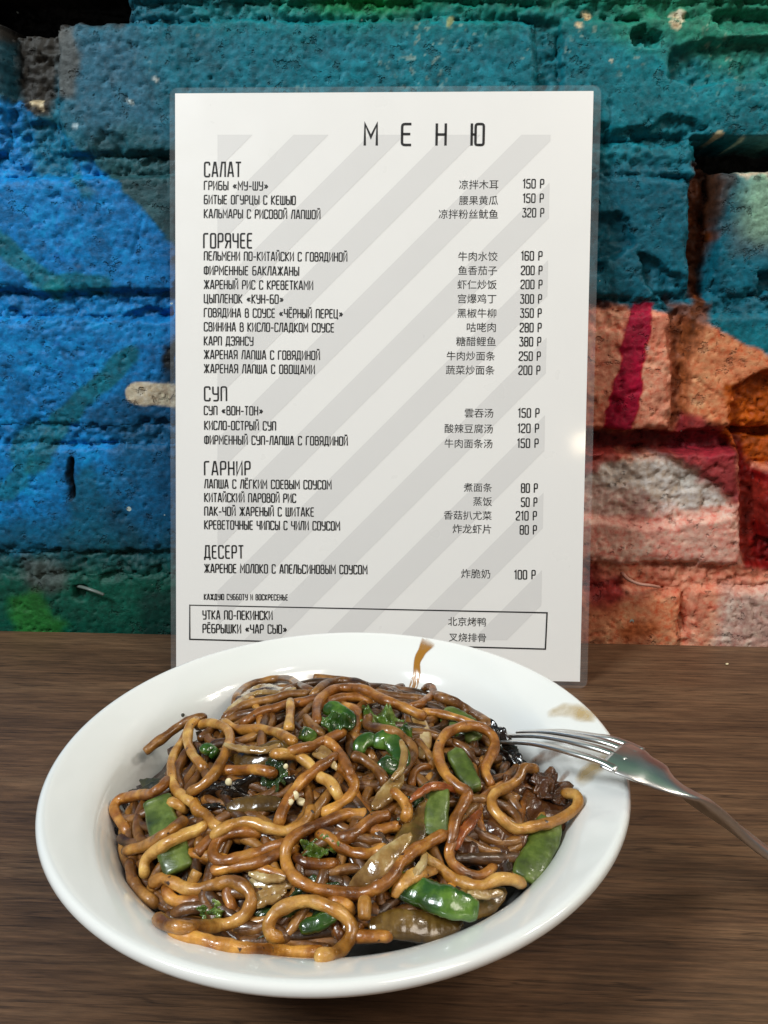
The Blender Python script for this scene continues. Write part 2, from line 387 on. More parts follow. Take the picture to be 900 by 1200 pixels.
fine = fbm(X/7.5, Y/7.5, 4, .62); mid = fbm(X/22+11, Y/22, 4, .55); brd = fbm(X/120, Y/120, 3)
H = H+rough*(.0009*fine+.0017*mid-.0014*pit)+(1-rough)*(.00012*fine+.00018*mid-.0010*sstep(.5, .8, pit)*sstep(.05, .35, brd)-.0011*sstep(.62, .72, fbm(X/6+33, Y/6, 3)))
crk = np.abs(fbm(X/42+150, Y/30+90, 4)); H = H-.0014*sstep(.020, .003, crk)*sstep(.1, .35, fbm(X/90+44, Y/90, 2))+.0007*brd
chip = sstep(.10, .25, fbm(X/38+5, Y/38+80, 4))*sstep(14, 2, best)*sstep(-4, 2, best); H = H-.0024*chip
# paint ---------------------------------------------------------------
COLR = np.zeros(GX.shape+(3,))
def lay(mask, c, k=1.):
    global COLR
    c = np.array(lin(c)[:3]); mk = (mask*k)[..., None]; COLR = COLR*(1-mk)+c*mk
one = np.ones(GX.shape)
lay(one, (40, 104, 122)); lay(sstep(120, 520, X), (36, 116, 130)); lay(sstep(600, 900, X)*sstep(200, 0, Y), (54, 132, 134), .8)
lay(sstep(60, -30, Y+12*fbm(X/40, Y/40, 3))*sstep(130, 420, X), (34, 122, 92)); lay(sstep(30, 0, Y)*np.exp(-((X-430)/70)**2), (52, 142, 70), .8)
lay(P([(700, -400), (1600, -400), (1600, 90), (860, 76), (720, 40)], 30, 12), (62, 138, 108), .75)
lay(P([(60, 30), (160, 30), (205, 170), (120, 190), (70, 140)], 30), (62, 100, 122), .7)
lay(P([(640, 190), (1500, 190), (1500, 420), (640, 360)], 22), (32, 98, 116))
lay(P([(848, 262), (930, 250), (1100, 300), (860, 300)], 16), (72, 92, 96), .8)
lay(S([(902, 196), (898, 250)], 26, 22), (160, 196, 168), .85); lay(S([(872, 205), (960, 203)], 4, 3, 7), (205, 190, 168))
lay(P([(105, 190), (210, 180), (215, 300), (190, 300)], 10), (48, 78, 84)); lay(P([(98, 165), (150, 140), (210, 170), (212, 215), (120, 205)], 14), (36, 82, 88), .7)
lay(P([(-600, -60), (146, -60), (145, 30), (84, 33), (62, 60), (56, 120), (50, 135), (-600, 100)], 8), (44, 42, 38))
lay(P([(56, 38), (86, 32), (94, 70), (86, 112), (68, 112), (58, 80)], 5, 4), (86, 88, 86), .9); lay(P([(-600, 40), (8, 45), (16, 115), (-600, 118)], 8), (44, 84, 98))
blue = P([(-900, 40), (-300, 80), (2, 112), (60, 148), (120, 200), (210, 292), (240, 470), (240, 640), (-900, 690)], 3, 5)
lay(blue, (0, 130, 200)); lay(blue*sstep(60, 240, X-(Y-300)*.15), (4, 106, 172), .8)
lay(blue*sstep(-.1, .4, fbm(X/34, Y/20, 4)), (0, 92, 150), .5)
lay(P([(20, 130), (75, 140), (95, 180), (76, 206), (30, 200)], 9, 9)*blue, (26, 100, 112), .75)
lay(S([(-60, 225), (0, 285), (40, 318), (66, 340)], 12, 3)*blue, (42, 112, 118), .8); lay(S([(60, 336), (90, 330), (122, 334)], 10, 3), (40, 112, 118), .75)
lay(S([(84, 205), (104, 226)], 7, 3), (40, 108, 120), .7)
lay(S([(150, 418), (118, 448), (72, 492), (40, 545)], 12, 3), (30, 98, 102), .8); lay(S([(-60, 555), (6, 578), (26, 560), (24, 520), (42, 500)], 11, 3), (30, 104, 118), .75)
lay(P([(205, 395), (188, 408), (190, 440), (206, 456)], 3), (14, 22, 28)); lay(P([(185, 440), (120, 470), (92, 498), (140, 520), (260, 510), (260, 430)], 10), (6, 72, 110), .85)
lay(P([(90, 545), (110, 545), (150, 600), (200, 690), (60, 720)], 8), (24, 78, 88), .75); lay(P([(108, 560), (140, 560), (128, 592)], 3), (10, 108, 158), .8)
lay(P([(140, 500), (260, 500), (260, 680), (150, 640), (125, 600)], 16), (8, 78, 112), .75)
lay(P([(-100, 615), (95, 605), (90, 650), (-100, 668)], 14), (34, 98, 132), .7)
dk = sstep(585, 690, Y+10*fbm(X/30, Y/30, 3))*sstep(560, 300, X); lay(dk, (18, 66, 60)); lay(dk*sstep(660, 690, Y), (18, 84, 66), .7)
lay(P([(24, 650), (80, 664), (74, 690), (40, 696), (26, 676)], 9), (70, 74, 72), .75); lay(P([(10, 700), (40, 688), (80, 732), (60, 760), (20, 760)], 8), (52, 112, 52), .8)
lay(P([(168, 690), (260, 690), (260, 760), (160, 760)], 8), (12, 50, 44), .8)
lay(S([(160, 461), (212, 465), (260, 468)], 13, 1.5, 2), (214, 200, 176)); lay(P([(140, 455), (150, 463), (142, 472)], 2), (16, 90, 150), 0)
# the warm side
coral = P([(560, 330), (692, 350), (745, 362), (800, 370), (836, 386), (900, 416), (1100, 500), (2200, 560), (2200, 900), (560, 900)], 3, 4)
lay(coral, (230, 156, 132)); lay(coral*P([(800, 380), (960, 400), (960, 520), (800, 515)], 4), (236, 158, 122), .9)
lay(P([(744, 356), (770, 356), (756, 420), (744, 508), (708, 508), (724, 430)], 2, 5), (166, 26, 56)); lay(P([(736, 380), (752, 380), (742, 430), (728, 440)], 6, 8), (142, 18, 44), .8)
lay(P([(786, 350), (838, 356), (822, 400), (812, 410), (806, 508), (788, 508)], 6, 6), (128, 70, 42), .8); lay(P([(812, 188), (852, 188), (840, 270), (826, 360), (808, 400), (818, 300)], 4, 5), (92, 48, 26))
lay(P([(832, 192), (870, 196), (840, 270)], 6), (58, 40, 30), .8); lay(P([(680, 344), (716, 352), (716, 362), (680, 358)], 3), (60, 22, 18))
lay(S([(680, 523), (800, 520), (862, 522)], 15, 8, 8), (112, 38, 40), .95); lay(P([(800, 486), (850, 500), (870, 560), (868, 596), (826, 566), (790, 536)], 6, 6), (148, 58, 66), .9)
lay(P([(684, 548), (770, 536), (815, 552), (856, 592), (850, 604), (770, 612), (684, 604)], 7, 8), (218, 204, 192)); lay(P([(684, 566), (760, 580), (810, 612), (684, 612)], 9, 9), (220, 160, 148), .5)
lay(P([(680, 524), (740, 528), (720, 548), (680, 560)], 6, 8), (176, 84, 80), .8)
lay(P([(684, 604), (760, 608), (868, 590), (872, 664), (684, 662)], 3, 4), (236, 176, 160))
lay(P([(852, 448), (890, 436), (1100, 460), (1100, 560), (874, 545), (858, 510)], 5, 7), (184, 92, 50), .95)
lay(P([(870, 500), (890, 552), (1000, 556), (1000, 690), (872, 668)], 6, 6), (128, 36, 36)); lay(P([(872, 560), (900, 570), (890, 660), (868, 655)], 8, 9), (178, 84, 76), .6)
lay(P([(684, 668), (730, 680), (736, 700), (712, 722), (684, 716)], 8, 8), (150, 52, 56), .9); lay(P([(684, 715), (760, 700), (800, 700), (796, 760), (684, 760)], 12), (236, 160, 124), .7)
lay(P([(850, 690), (1100, 690), (1100, 760), (836, 760)], 12), (214, 184, 172), .9); lay(S([(765, 733), (735, 742)], 9, 6), (176, 98, 66), .7)
lay(P([(832, 168), (1400, 166), (1400, 196), (838, 194)], 5, 4), (26, 22, 18)); lay(P([(-600, -20), (142, -20), (142, 22), (90, 30), (-600, 34)], 4, 4), (14, 13, 12)); lay(S([(83, 540), (82, 560), (86, 584)], 4, 2, 3), (8, 30, 44))  # shade inside the deep gap, corner hole and slit put into the colour
# bare mortar flecks and chips
lay(sstep(.50, .60, fbm(X/9+300, Y/9, 3))*sstep(.05, .3, fbm(X/90+20, Y/90, 2))*sstep(150, 60, Y)*sstep(4, 10, best)*sstep(100, 300, X), (190, 200, 178), .35)
for (sx, sy, sr, c) in ((35, 117, 4, (205, 190, 158)), (40, 122, 3, (215, 200, 170)), (688, 14, 5, (205, 180, 140)), (679, 28, 4, (220, 200, 165)), (796, 16, 6, (225, 212, 180)), (789, 28, 5, (222, 205, 170)), (842, 158, 5, (210, 200, 165)), (756, 406, 3, (225, 180, 170)), (715, 69, 3, (190, 190, 170)), (527, 24, 4, (140, 150, 110)), (150, 118, 2, (190, 205, 205)), (871, 163, 3, (190, 210, 190)), (820, 140, 0, (0, 0, 0)), (183, 92, 2.4, (200, 215, 215)), (88, 147, 2.2, (190, 215, 225))):
    if sr: lay(S([(sx, sy), (sx+2, sy+1)], sr, 1.5, 5), c)
ctr = np.maximum(fbm(X/18+200, Y/18, 4), 0)
COLR = np.clip(COLR*(1+.22*fbm(X/45+90, Y/45, 4)[..., None]), .002, .9)
wall = empty('brick_wall', (0, .02, 0), 'old brick wall painted with blue, teal and coral graffiti behind the menu', 'wall')
V = np.stack([GX, -H, GZ], -1).reshape(-1, 3); C3 = COLR.reshape(-1, 3)
nz, nx = GX.shape; idx = np.arange(nz*nx).reshape(nz, nx)
Q = np.stack([idx[:-1, :-1], idx[:-1, 1:], idx[1:, 1:], idx[1:, :-1]], -1).reshape(-1, 4)
bestq = (best[:-1, :-1]+best[1:, 1:])/2; idq = np.where(bestq > 0, bid[:-1, :-1], -1).ravel()
def patch(name, quads, skirt):
    u, inv = np.unique(quads.ravel(), return_inverse=True); fq = inv.reshape(-1, 4); vv = V[u]; cc = C3[u]
    if skirt:
        e = np.concatenate([fq[:, [0, 1]], fq[:, [1, 2]], fq[:, [2, 3]], fq[:, [3, 0]]]); key = e[:, 0].astype(np.int64)*10**7+e[:, 1]; rk = e[:, 1].astype(np.int64)*10**7+e[:, 0]
        be = e[~np.isin(key, rk)]; bu, binv = np.unique(be.ravel(), return_inverse=True); be2 = binv.reshape(-1, 2)+len(vv)
        back = vv[bu].copy(); back[:, 1] = .055; vv = np.vstack([vv, back]); cc = np.vstack([cc, cc[bu]])
        fq = np.vstack([fq, np.stack([be[:, 1], be[:, 0], be2[:, 0], be2[:, 1]], -1)])
    return mesh(name, vv, fq, M['wall'], wall, True, cc)
for i in range(len(bricks)):
    q = Q[idq == i]
    if len(q) > 3: patch('brick', q, True)
tag(patch('mortar', Q[idq == -1], False), kind='stuff')
v, f = box(-1, .99, .056, .10, -.05, .91); mesh('backing', v, f, M['wall'], wall, False, np.full((8, 3), .12))

# generic swept body ---------------------------------------------------
def sweep(path, a, b, up, ns=12, power=1., cap=True):
    path = np.asarray(path, float); n = len(path); T = np.gradient(path, axis=0); T /= np.linalg.norm(T, axis=1)[:, None]+1e-12
    up = np.asarray(up, float)
    if up.ndim == 1: up = np.tile(up, (n, 1))
    side = np.cross(T, up); side /= np.linalg.norm(side, axis=1)[:, None]+1e-12
    # keep the frame continuous
    for i in range(1, n):
        if side[i]@side[i-1] < 0: side[i] = -side[i]
    nn = np.cross(side, T)
    a = np.broadcast_to(a, n); b = np.broadcast_to(b, n)
    th = np.linspace(0, 2*PI, ns, endpoint=False); c, s = np.cos(th), np.sin(th)
    c = np.sign(c)*np.abs(c)**power; s = np.sign(s)*np.abs(s)**power
    V_ = path[:, None]+a[:, None, None]*c[None, :, None]*side[:, None]+b[:, None, None]*s[None, :, None]*nn[:, None]
    V_ = V_.reshape(-1, 3)
    i0 = np.arange(n-1)[:, None]*ns; j = np.arange(ns)[None]; j2 = (j+1) % ns
    Fq = np.stack([i0+j, i0+j2, i0+ns+j2, i0+ns+j], -1).reshape(-1, 4).tolist()
    if cap: Fq += [list(range(ns))[::-1], list(range((n-1)*ns, n*ns))]
    return V_, Fq
def upright(name, path, a, b, up, mat, parent=None, **kw):
    v, f = sweep(path, a, b, up, **kw); return mesh(name, v, f, mat, parent)

# wire ends standing out of the mortar (parts of the wall)
def on_wall(px, py, y):
    d = rays([px], [py])[0]; t = (y-CP[1])/d[1]; return CP+d*t
pth = catmull([on_wall(x, y, h) for x, y, h in ((729, 671, .006), (735, 678, -.004), (748, 684, -.006), (762, 686, -.004), (772, 688, .004))], .001)
tag(upright('bent_nail', pth, .0012, .0009, (0, 0, 1), simple('pink_painted_wire', (190, 140, 122), .5), wall), 'short wire end bent out of the pink mortar')
pth = catmull([on_wall(x, y, h) for x, y, h in ((88, 686, .006), (100, 689, -.003), (112, 693, -.005), (122, 697, -.004))], .001)
tag(upright('bent_nail', pth, .0012, .0009, (0, 0, 1), simple('grey_wire', (98, 110, 104), .4), wall), 'grey nail sticking out of the dark green paint')

# ------------------------------------------------------------------ laminated menu
MX, MY, MYAW, LEAN, MROT = -.0206, -.0666, .0068, .2079, .0001
mX = np.array([math.cos(MYAW), math.sin(MYAW), 0]); mB = np.array([-math.sin(MYAW), math.cos(MYAW), 0])
mZ = np.array([0, 0, 1])*math.cos(LEAN)+mB*math.sin(LEAN); mN = np.cross(mX, mZ)   # mN faces the camera
mO = np.array([MX, MY, 0.0])+mZ*.0035
def sheet_pt(u, v, off=0.): return mO+np.multiply.outer(u, mX)+np.multiply.outer(v, mZ)+mN*off
def sheet_uv(px, py):
    d = rays(np.atleast_1d(px), np.atleast_1d(py)); t = ((mO-CP)@mN)/(d@mN); p = CP+d*t[:, None]-mO
    return p@mX, p@mZ
menu = empty('menu', tuple(mO), 'white laminated menu sheet with grey stripes leaning upright on the wall behind the bowl', 'menu')
def slab(name, poly, o0, o1, mat, hole=None):
    poly = np.array(poly); n = len(poly); fr = sheet_pt(poly[:, 0], poly[:, 1], o1); bk = sheet_pt(poly[:, 0], poly[:, 1], o0)
    if hole is None:
        F_ = [list(range(n)), list(range(n, 2*n))[::-1]]+[[i, i+n, (i+1) % n+n, (i+1) % n] for i in range(n)]
        return mesh(name, np.vstack([fr, bk]), F_, mat, menu, False)
    h = np.array(hole); hf = sheet_pt(h[:, 0], h[:, 1], o1); hb = sheet_pt(h[:, 0], h[:, 1], o0); F_ = []
    for i in range(n):
        j = (i+1) % n; F_ += [[i, j, 2*n+j, 2*n+i], [n+i, 3*n+i, 3*n+j, n+j], [i, n+i, n+j, j], [2*n+i, 2*n+j, 3*n+j, 3*n+i]]
    return mesh(name, np.vstack([fr, bk, hf, hb]), F_, mat, menu, False)
def rrect(x0, y0, x1, y1, r, k=6):
    out = []
    for cx, cy, a0 in ((x1-r, y0+r, -PI/2), (x1-r, y1-r, 0), (x0+r, y1-r, PI/2), (x0+r, y0+r, PI)):
        for i in range(k+1): a = a0+PI/2*i/k; out.append((cx+r*math.cos(a), cy+r*math.sin(a)))
    return out
slab('paper', [(-.105, 0), (.105, 0), (.105, .297), (-.105, .297)], -.0001, .0001, M['paper'])
slab('laminate_border', rrect(-.1078, -.0034, .1088, .2998, .004), -.0002, .00022, M['film'], rrect(-.10505, -.00005, .10505, .29705, .0002))
# printed diagonal stripes: each a flat print on the paper
def clip_poly(poly, nx_, ny_, c):    # keep nx*x+ny*y<=c
    out = []
    for i in range(len(poly)):
        p, q = poly[i], poly[(i+1) % len(poly)]; dp = nx_*p[0]+ny_*p[1]-c; dq = nx_*q[0]+ny_*q[1]-c
        if dp <= 0: out.append(p)
        if dp*dq < 0: t_ = dp/(dp-dq); out.append((p[0]+t_*(q[0]-p[0]), p[1]+t_*(q[1]-p[1])))
    return out
for k in range(-3, 10):
    c0 = 502+89*k; c1 = c0+41
    pl = [(-500, -500), (2000, -500), (2000, 2000), (-500, 2000)]
    pl = clip_poly(pl, -1, -1, -c0); pl = clip_poly(pl, 1, 1, c1)
    # print area, its right edge drifting left as the sheet recedes
    pl = clip_poly(pl, -1, 0, -255); pl = clip_poly(pl, 0, -1, -158); pl = clip_poly(pl, 0, 1, 750)
    pl = clip_poly(pl, 1, .0195, 645+.0195*158)
    if len(pl) > 2:
        u, v_ = sheet_uv([p[0] for p in pl], [p[1] for p in pl])
        me_v = sheet_pt(u, v_, .00016); mesh('stripe', me_v, [list(range(len(pl)))[::-1]], M['stripe'], menu, False)
# narrow rounded stroke alphabet
def R4(x0, y0, x1, y1): return [((x0+x1)/2, y0), (x1, y0), (x1, y1), (x0, y1), (x0, y0), ((x0+x1)/2, y0)]
w = .40
G = {
 'А': (.44, [[(0, 0), (.17, 1), (.27, 1), (.44, 0)], [(.05, .27), (.39, .27)]]), 'Б': (w, [[(.36, 1), (0, 1), (0, 0), (w, 0), (w, .54), (0, .54)]]),
 'В': (w, [[(0, .53), (0, 1), (.36, 1), (.36, .53), (0, .53)], [(0, .53), (w, .53), (w, 0), (0, 0), (0, .53)]]), 'Г': (.34, [[(0, 0), (0, 1), (.34, 1)]]),
 'Д': (.48, [[(0, -.12), (0, .06), (.48, .06), (.48, -.12)], [(.07, .06), (.12, 1), (.41, 1), (.41, .06)]]), 'Е': (.34, [[(.34, 1), (0, 1), (0, 0), (.34, 0)], [(0, .52), (.30, .52)]]),
 'Ж': (.60, [[(0, 1), (.28, .5), (0, 0)], [(.60, 1), (.32, .5), (.60, 0)], [(.30, 0), (.30, 1)]]), 'З': (w, [[(0, .85), (0, 1), (w, 1), (w, .53), (.12, .53)], [(w, .53), (w, 0), (0, 0), (0, .15)]]),
 'И': (w, [[(0, 1), (0, 0), (w, 1), (w, 0)]]), 'К': (w, [[(0, 0), (0, 1)], [(w, 1), (.04, .5), (w, 0)]]), 'Л': (w, [[(0, 0), (.13, 1), (w, 1), (w, 0)]]),
 'М': (.50, [[(0, 0), (0, 1), (.25, .38), (.50, 1), (.50, 0)]]), 'Н': (w, [[(0, 0), (0, 1)], [(w, 0), (w, 1)], [(0, .5), (w, .5)]]), 'О': (w, [R4(0, 0, w, 1)]),
 'П': (w, [[(0, 0), (0, 1), (w, 1), (w, 0)]]), 'Р': (.38, [[(0, 0), (0, 1), (.38, 1), (.38, .45), (0, .45)]]), 'С': (w, [[(w, .82), (w, 1), (0, 1), (0, 0), (w, 0), (w, .18)]]),
 'Т': (.38, [[(0, 1), (.38, 1)], [(.19, 0), (.19, 1)]]), 'У': (w, [[(0, 1), (0, .48), (w, .48)], [(w, 1), (w, 0), (.06, 0)]]), 'Ф': (.5, [R4(0, .1, .5, .9), [(.25, 0), (.25, 1)]]),
 'Ц': (.46, [[(0, 1), (0, 0), (w, 0), (w, 1)], [(w, 0), (.47, 0), (.47, -.14)]]), 'Ч': (w, [[(0, 1), (0, .46), (w, .46)], [(w, 1), (w, 0)]]),
 'Ш': (.56, [[(0, 1), (0, 0), (.56, 0), (.56, 1)], [(.28, 0), (.28, 1)]]), 'Щ': (.62, [[(0, 1), (0, 0), (.56, 0), (.56, 1)], [(.28, 0), (.28, 1)], [(.56, 0), (.63, 0), (.63, -.14)]]),
 'Ы': (.54, [[(0, 1), (0, 0), (.34, 0), (.34, .53), (0, .53)], [(.54, 0), (.54, 1)]]), 'Ь': (.36, [[(0, 1), (0, 0), (.36, 0), (.36, .53), (0, .53)]]),
 'Ю': (.56, [[(0, 0), (0, 1)], [(0, .5), (.18, .5)], R4(.18, 0, .56, 1)]), 'Я': (w, [[(w, 0), (w, 1), (0, 1), (0, .47), (w, .47)], [(0, 0), (.18, .47)]]),
 '-': (.28, [[(0, .42), (.28, .42)]]), ' ': (.20, []), '«': (.44, [[(.2, .62), (.04, .42), (.2, .22)], [(.40, .62), (.24, .42), (.40, .22)]]), '»': (.44, [[(.04, .62), (.2, .42), (.04, .22)], [(.24, .62), (.40, .42), (.24, .22)]]),
 '0': (w, [R4(0, 0, w, 1)]), '1': (.20, [[(0, .86), (.16, 1), (.16, 0)]]), '2': (w, [[(0, .8), (0, 1), (w, 1), (w, .58), (0, .2), (0, 0), (w, 0)]]), '3': (w, [[(0, 1), (w, 1), (.14, .56), (w, .56), (w, 0), (0, 0), (0, .15)]]),
 '5': (w, [[(w, 1), (0, 1), (0, .56), (w, .56), (w, 0), (0, 0), (0, .14)]]), '6': (w, [[(w, .84), (w, 1), (0, 1), (0, 0), (w, 0), (w, .55), (0, .55)]]), '8': (w, [R4(0, .53, w, 1), R4(0, 0, w, .53)]),
}
G['Ё'] = (.34, G['Е'][1]+[[(.08, 1.17), (.08, 1.24)], [(.27, 1.17), (.27, 1.24)]]); G['Й'] = (w, G['И'][1]+[[(.1, 1.24), (.14, 1.15), (.27, 1.15), (.31, 1.24)]])
SHARP = set('АДЖИЙКЛМНТ-«»1')
def rounded(pts, r):
    closed = pts[0] == pts[-1] and len(pts) > 3; out = [pts[0]]
    for i in range(1, len(pts)-1):
        p, a, b_ = np.array(pts[i]), np.array(pts[i-1]), np.array(pts[i+1]); la, lb = np.linalg.norm(a-p), np.linalg.norm(b_-p); rr = min(r, la*.5, lb*.5)
        s_, e_ = p+(a-p)/la*rr, p+(b_-p)/lb*rr
        for t_ in (0, .33, .67, 1): out.append(tuple((1-t_)**2*s_+2*t_*(1-t_)*p+t_*t_*e_))
    out.append(pts[-1]); return out
def ribbon(pts, hw):
    P_ = np.array(pts, float); n = len(P_); d = np.diff(P_, axis=0); d /= np.linalg.norm(d, axis=1)[:, None]+1e-12
    nrm = np.stack([-d[:, 1], d[:, 0]], -1); vn = np.zeros((n, 2)); vn[0] = nrm[0]; vn[-1] = nrm[-1]
    for i in range(1, n-1):
        s_ = nrm[i-1]+nrm[i]; L = np.linalg.norm(s_); s_ = s_/max(L, 1e-6); vn[i] = s_/max(s_@nrm[i], .45)
    if np.allclose(P_[0], P_[-1]): vn[0] = vn[-1] = (lambda s_: s_/np.linalg.norm(s_)/1.)(vn[0]+vn[-1])
    P_[0] = P_[0]-d[0]*hw*.5; P_[-1] = P_[-1]+d[-1]*hw*.5
    return np.vstack([P_+vn*hw, P_-vn*hw]), [[i, i+1, n+i+1, n+i] for i in range(n-1)]
def write(name, text, xl, xr, base, cap, sw=.055, gap=.25, slope=.0, fit=True):
    """text between two places on the sheet, cap height in photograph units"""
    (u0, u1), (v0, v1) = sheet_uv([xl, xr], [base, base+slope*(xr-xl)])
    _, (va, vb) = sheet_uv([xl, xl], [base, base-cap]); ch = vb-va
    tot = sum(G[c][0] for c in text)+gap*(len(text)-1); k = math.hypot(u1-u0, v1-v0)/(tot*ch) if fit else 1.
    VV, FF, x = [], [], 0.
    for c in text:
        gw, st = G[c]
        for s_ in st:
            pts = s_ if c in SHARP else rounded(s_, .12)
            pts = [((x+p[0])*k, p[1]) for p in pts]
            v_, f_ = ribbon(pts, sw); o = sum(len(q) for q in VV); FF += [[i+o for i in q][::-1] for q in f_]; VV.append(v_)
        x += gw+gap
    A = np.vstack(VV)*ch; ang = math.atan2(v1-v0, u1-u0); ca, sa = math.cos(ang), math.sin(ang)
    uu = u0+A[:, 0]*ca-A[:, 1]*sa; vv = v0+A[:, 0]*sa+A[:, 1]*ca
    return mesh(name, sheet_pt(uu, vv, .00024), FF, M['ink'], menu, False)
for c, a, b_ in (('М', 427.5, 441.5), ('Е', 471, 481), ('Н', 511.5, 522), ('Ю', 552.5, 566.5)): write('title_letter', c, a, b_, 170, 24.5, .060)
for tx, a, b_, yb, cap in (('САЛАТ', 240, 282, 207, 16.5), ('ГОРЯЧЕЕ', 239, 295, 290.5, 16.5), ('СУП', 240, 265.5, 469.5, 16), ('ГАРНИР', 240, 293, 556.5, 15.5), ('ДЕСЕРТ', 240, 285, 654, 14.5)):
    write('section_heading', tx, a, b_, yb, cap, .058, .24)
for tx, a, b_, yc in (('ГРИБЫ «МУ-ШУ»', 239.5, 314, 217.5), ('БИТЫЕ ОГУРЦЫ С КЕШЬЮ', 239.5, 346, 234), ('КАЛЬМАРЫ С РИСОВОЙ ЛАПШОЙ', 239.5, 375, 250.5),
    ('ПЕЛЬМЕНИ ПО-КИТАЙСКИ С ГОВЯДИНОЙ', 239.5, 406.5, 300), ('ФИРМЕННЫЕ БАКЛАЖАНЫ', 239.5, 350, 317), ('ЖАРЕНЫЙ РИС С КРЕВЕТКАМИ', 239.5, 366.5, 333.5), ('ЦЫПЛЕНОК «КУН-БО»', 239.5, 332, 350),
    ('ГОВЯДИНА В СОУСЕ «ЧЁРНЫЙ ПЕРЕЦ»', 239.5, 401.5, 366.5), ('СВИНИНА В КИСЛО-СЛАДКОМ СОУСЕ', 239.5, 391, 383), ('КАРП ДЗЯНСУ', 239.5, 296.5, 399.5), ('ЖАРЕНАЯ ЛАПША С ГОВЯДИНОЙ', 239.5, 374.5, 415.5), ('ЖАРЕНАЯ ЛАПША С ОВОЩАМИ', 239.5, 368.5, 432),
    ('СУП «ВОН-ТОН»', 239.5, 308, 481), ('КИСЛО-ОСТРЫЙ СУП', 240, 323, 498.5), ('ФИРМЕННЫЙ СУП-ЛАПША С ГОВЯДИНОЙ', 240, 407, 515.5), ('ЛАПША С ЛЁГКИМ СОЕВЫМ СОУСОМ', 240, 388, 567), ('КИТАЙСКИЙ ПАРОВОЙ РИС', 240, 346.5, 583),
    ('ПАК-ЧОЙ ЖАРЕНЫЙ С ШИТАКЕ', 240, 367.5, 599), ('КРЕВЕТОЧНЫЕ ЧИПСЫ С ЧИЛИ СОУСОМ', 240, 398, 615), ('ЖАРЕНОЕ МОЛОКО С АПЕЛЬСИНОВЫМ СОУСОМ', 240, 430, 666), ('УТКА ПО-ПЕКИНСКИ', 238, 319, 720.5), ('РЁБРЫШКИ «ЧАР СЬЮ»', 238, 336, 736.5)):
    write('dish_name', tx, a, b_, yc+4.8, 9.8, .070, .21, .009)
write('small_note', 'КАЖДУЮ СУББОТУ И ВОСКРЕСЕНЬЕ', 239.5, 337, 702.5, 6.4, .08, .25, .008)
for tx, a, b_, yc in (('150 Р', 613, 637, 215.5), ('150 Р', 613, 636.5, 232.5), ('320 Р', 612.5, 637, 249.5), ('160 Р', 611, 635, 300), ('200 Р', 611, 635, 317), ('200 Р', 610.5, 635, 333.5), ('300 Р', 610, 634.5, 350.5), ('350 Р', 610, 634, 367), ('280 Р', 609.5, 634, 384),
    ('380 Р', 609, 633.5, 400.5), ('250 Р', 608.5, 633, 417.5), ('200 Р', 608, 632.5, 434), ('150 Р', 607.5, 631.5, 484), ('120 Р', 607, 631, 502), ('150 Р', 606.5, 630.5, 519.5), ('80 Р', 611, 629.5, 572), ('50 Р', 611, 629, 588.5), ('210 Р', 605, 628.5, 604.5), ('80 Р', 609.5, 628.5, 621), ('100 Р', 603, 627, 673.5)):
    write('price', tx, a, b_, yc+4.9, 10, .068, .22)
def hanzi(tx, xl, xr, yc):
    cu = bpy.data.curves.new('t', 'FONT'); cu.body = tx; cu.size = 1; cu.fill_mode = 'FRONT'; cu.resolution_u = 2
    to = bpy.data.objects.new('t', cu); COL.objects.link(to)
    dg = bpy.context.evaluated_depsgraph_get(); me = bpy.data.meshes.new_from_object(to.evaluated_get(dg))
    co = np.zeros(len(me.vertices)*3); me.vertices.foreach_get('co', co); co = co.reshape(-1, 3)[:, :2]; fc = [list(p.vertices) for p in me.polygons]
    bpy.data.objects.remove(to); bpy.data.meshes.remove(me)
    lo, hi = co.min(0), co.max(0); (u0, u1), (v0, _) = sheet_uv([xl, xr], [yc, yc]); s_ = (u1-u0)/(hi[0]-lo[0])
    uu = u0+(co[:, 0]-lo[0])*s_; vv = v0+(co[:, 1]-(lo[1]+hi[1])/2)*s_*1.0
    mesh('dish_name_in_chinese', sheet_pt(uu, vv, .00024), fc, M['ink'], menu, False)
for a in (('凉拌木耳', 538, 584, 216.5), ('腰果黄瓜', 538, 583.5, 235), ('凉拌粉丝鱿鱼', 514, 583.5, 251), ('牛肉水饺', 537, 583, 300.5), ('鱼香茄子', 537, 582.5, 317), ('虾仁炒饭', 536, 582, 333.5), ('宫爆鸡丁', 536.5, 581.5, 350), ('黑椒牛柳', 536, 581.5, 367),
    ('咕咾肉', 547, 581, 383.5), ('糖醋鲤鱼', 534.5, 581, 400), ('牛肉炒面条', 523.5, 580, 417), ('蔬菜炒面条', 522.5, 579.5, 433.5), ('雲吞汤', 544.5, 578, 484), ('酸辣豆腐汤', 521, 577.5, 502), ('牛肉面条汤', 521, 577, 519.5), ('煮面条', 543.5, 576.5, 571), ('蒸饭', 554.5, 576.5, 587.5),
    ('香菇扒尤菜', 520, 576, 603.5), ('炸龙虾片', 530.5, 575.5, 619.5), ('炸脆奶', 540.5, 574.5, 672), ('北京烤鸭', 525, 569.5, 728), ('叉烧排骨', 526, 569.5, 746.5)): hanzi(*a)
u, v_ = sheet_uv([222.5, 641, 639, 222.5], [709, 718, 760.5, 749])
ov, of = ribbon([(u[i % 4], v_[i % 4]) for i in range(5)], .00035); mesh('box_outline', sheet_pt(ov[:, 0], ov[:, 1], .00026), [q[::-1] for q in of], M['ink'], menu, False)

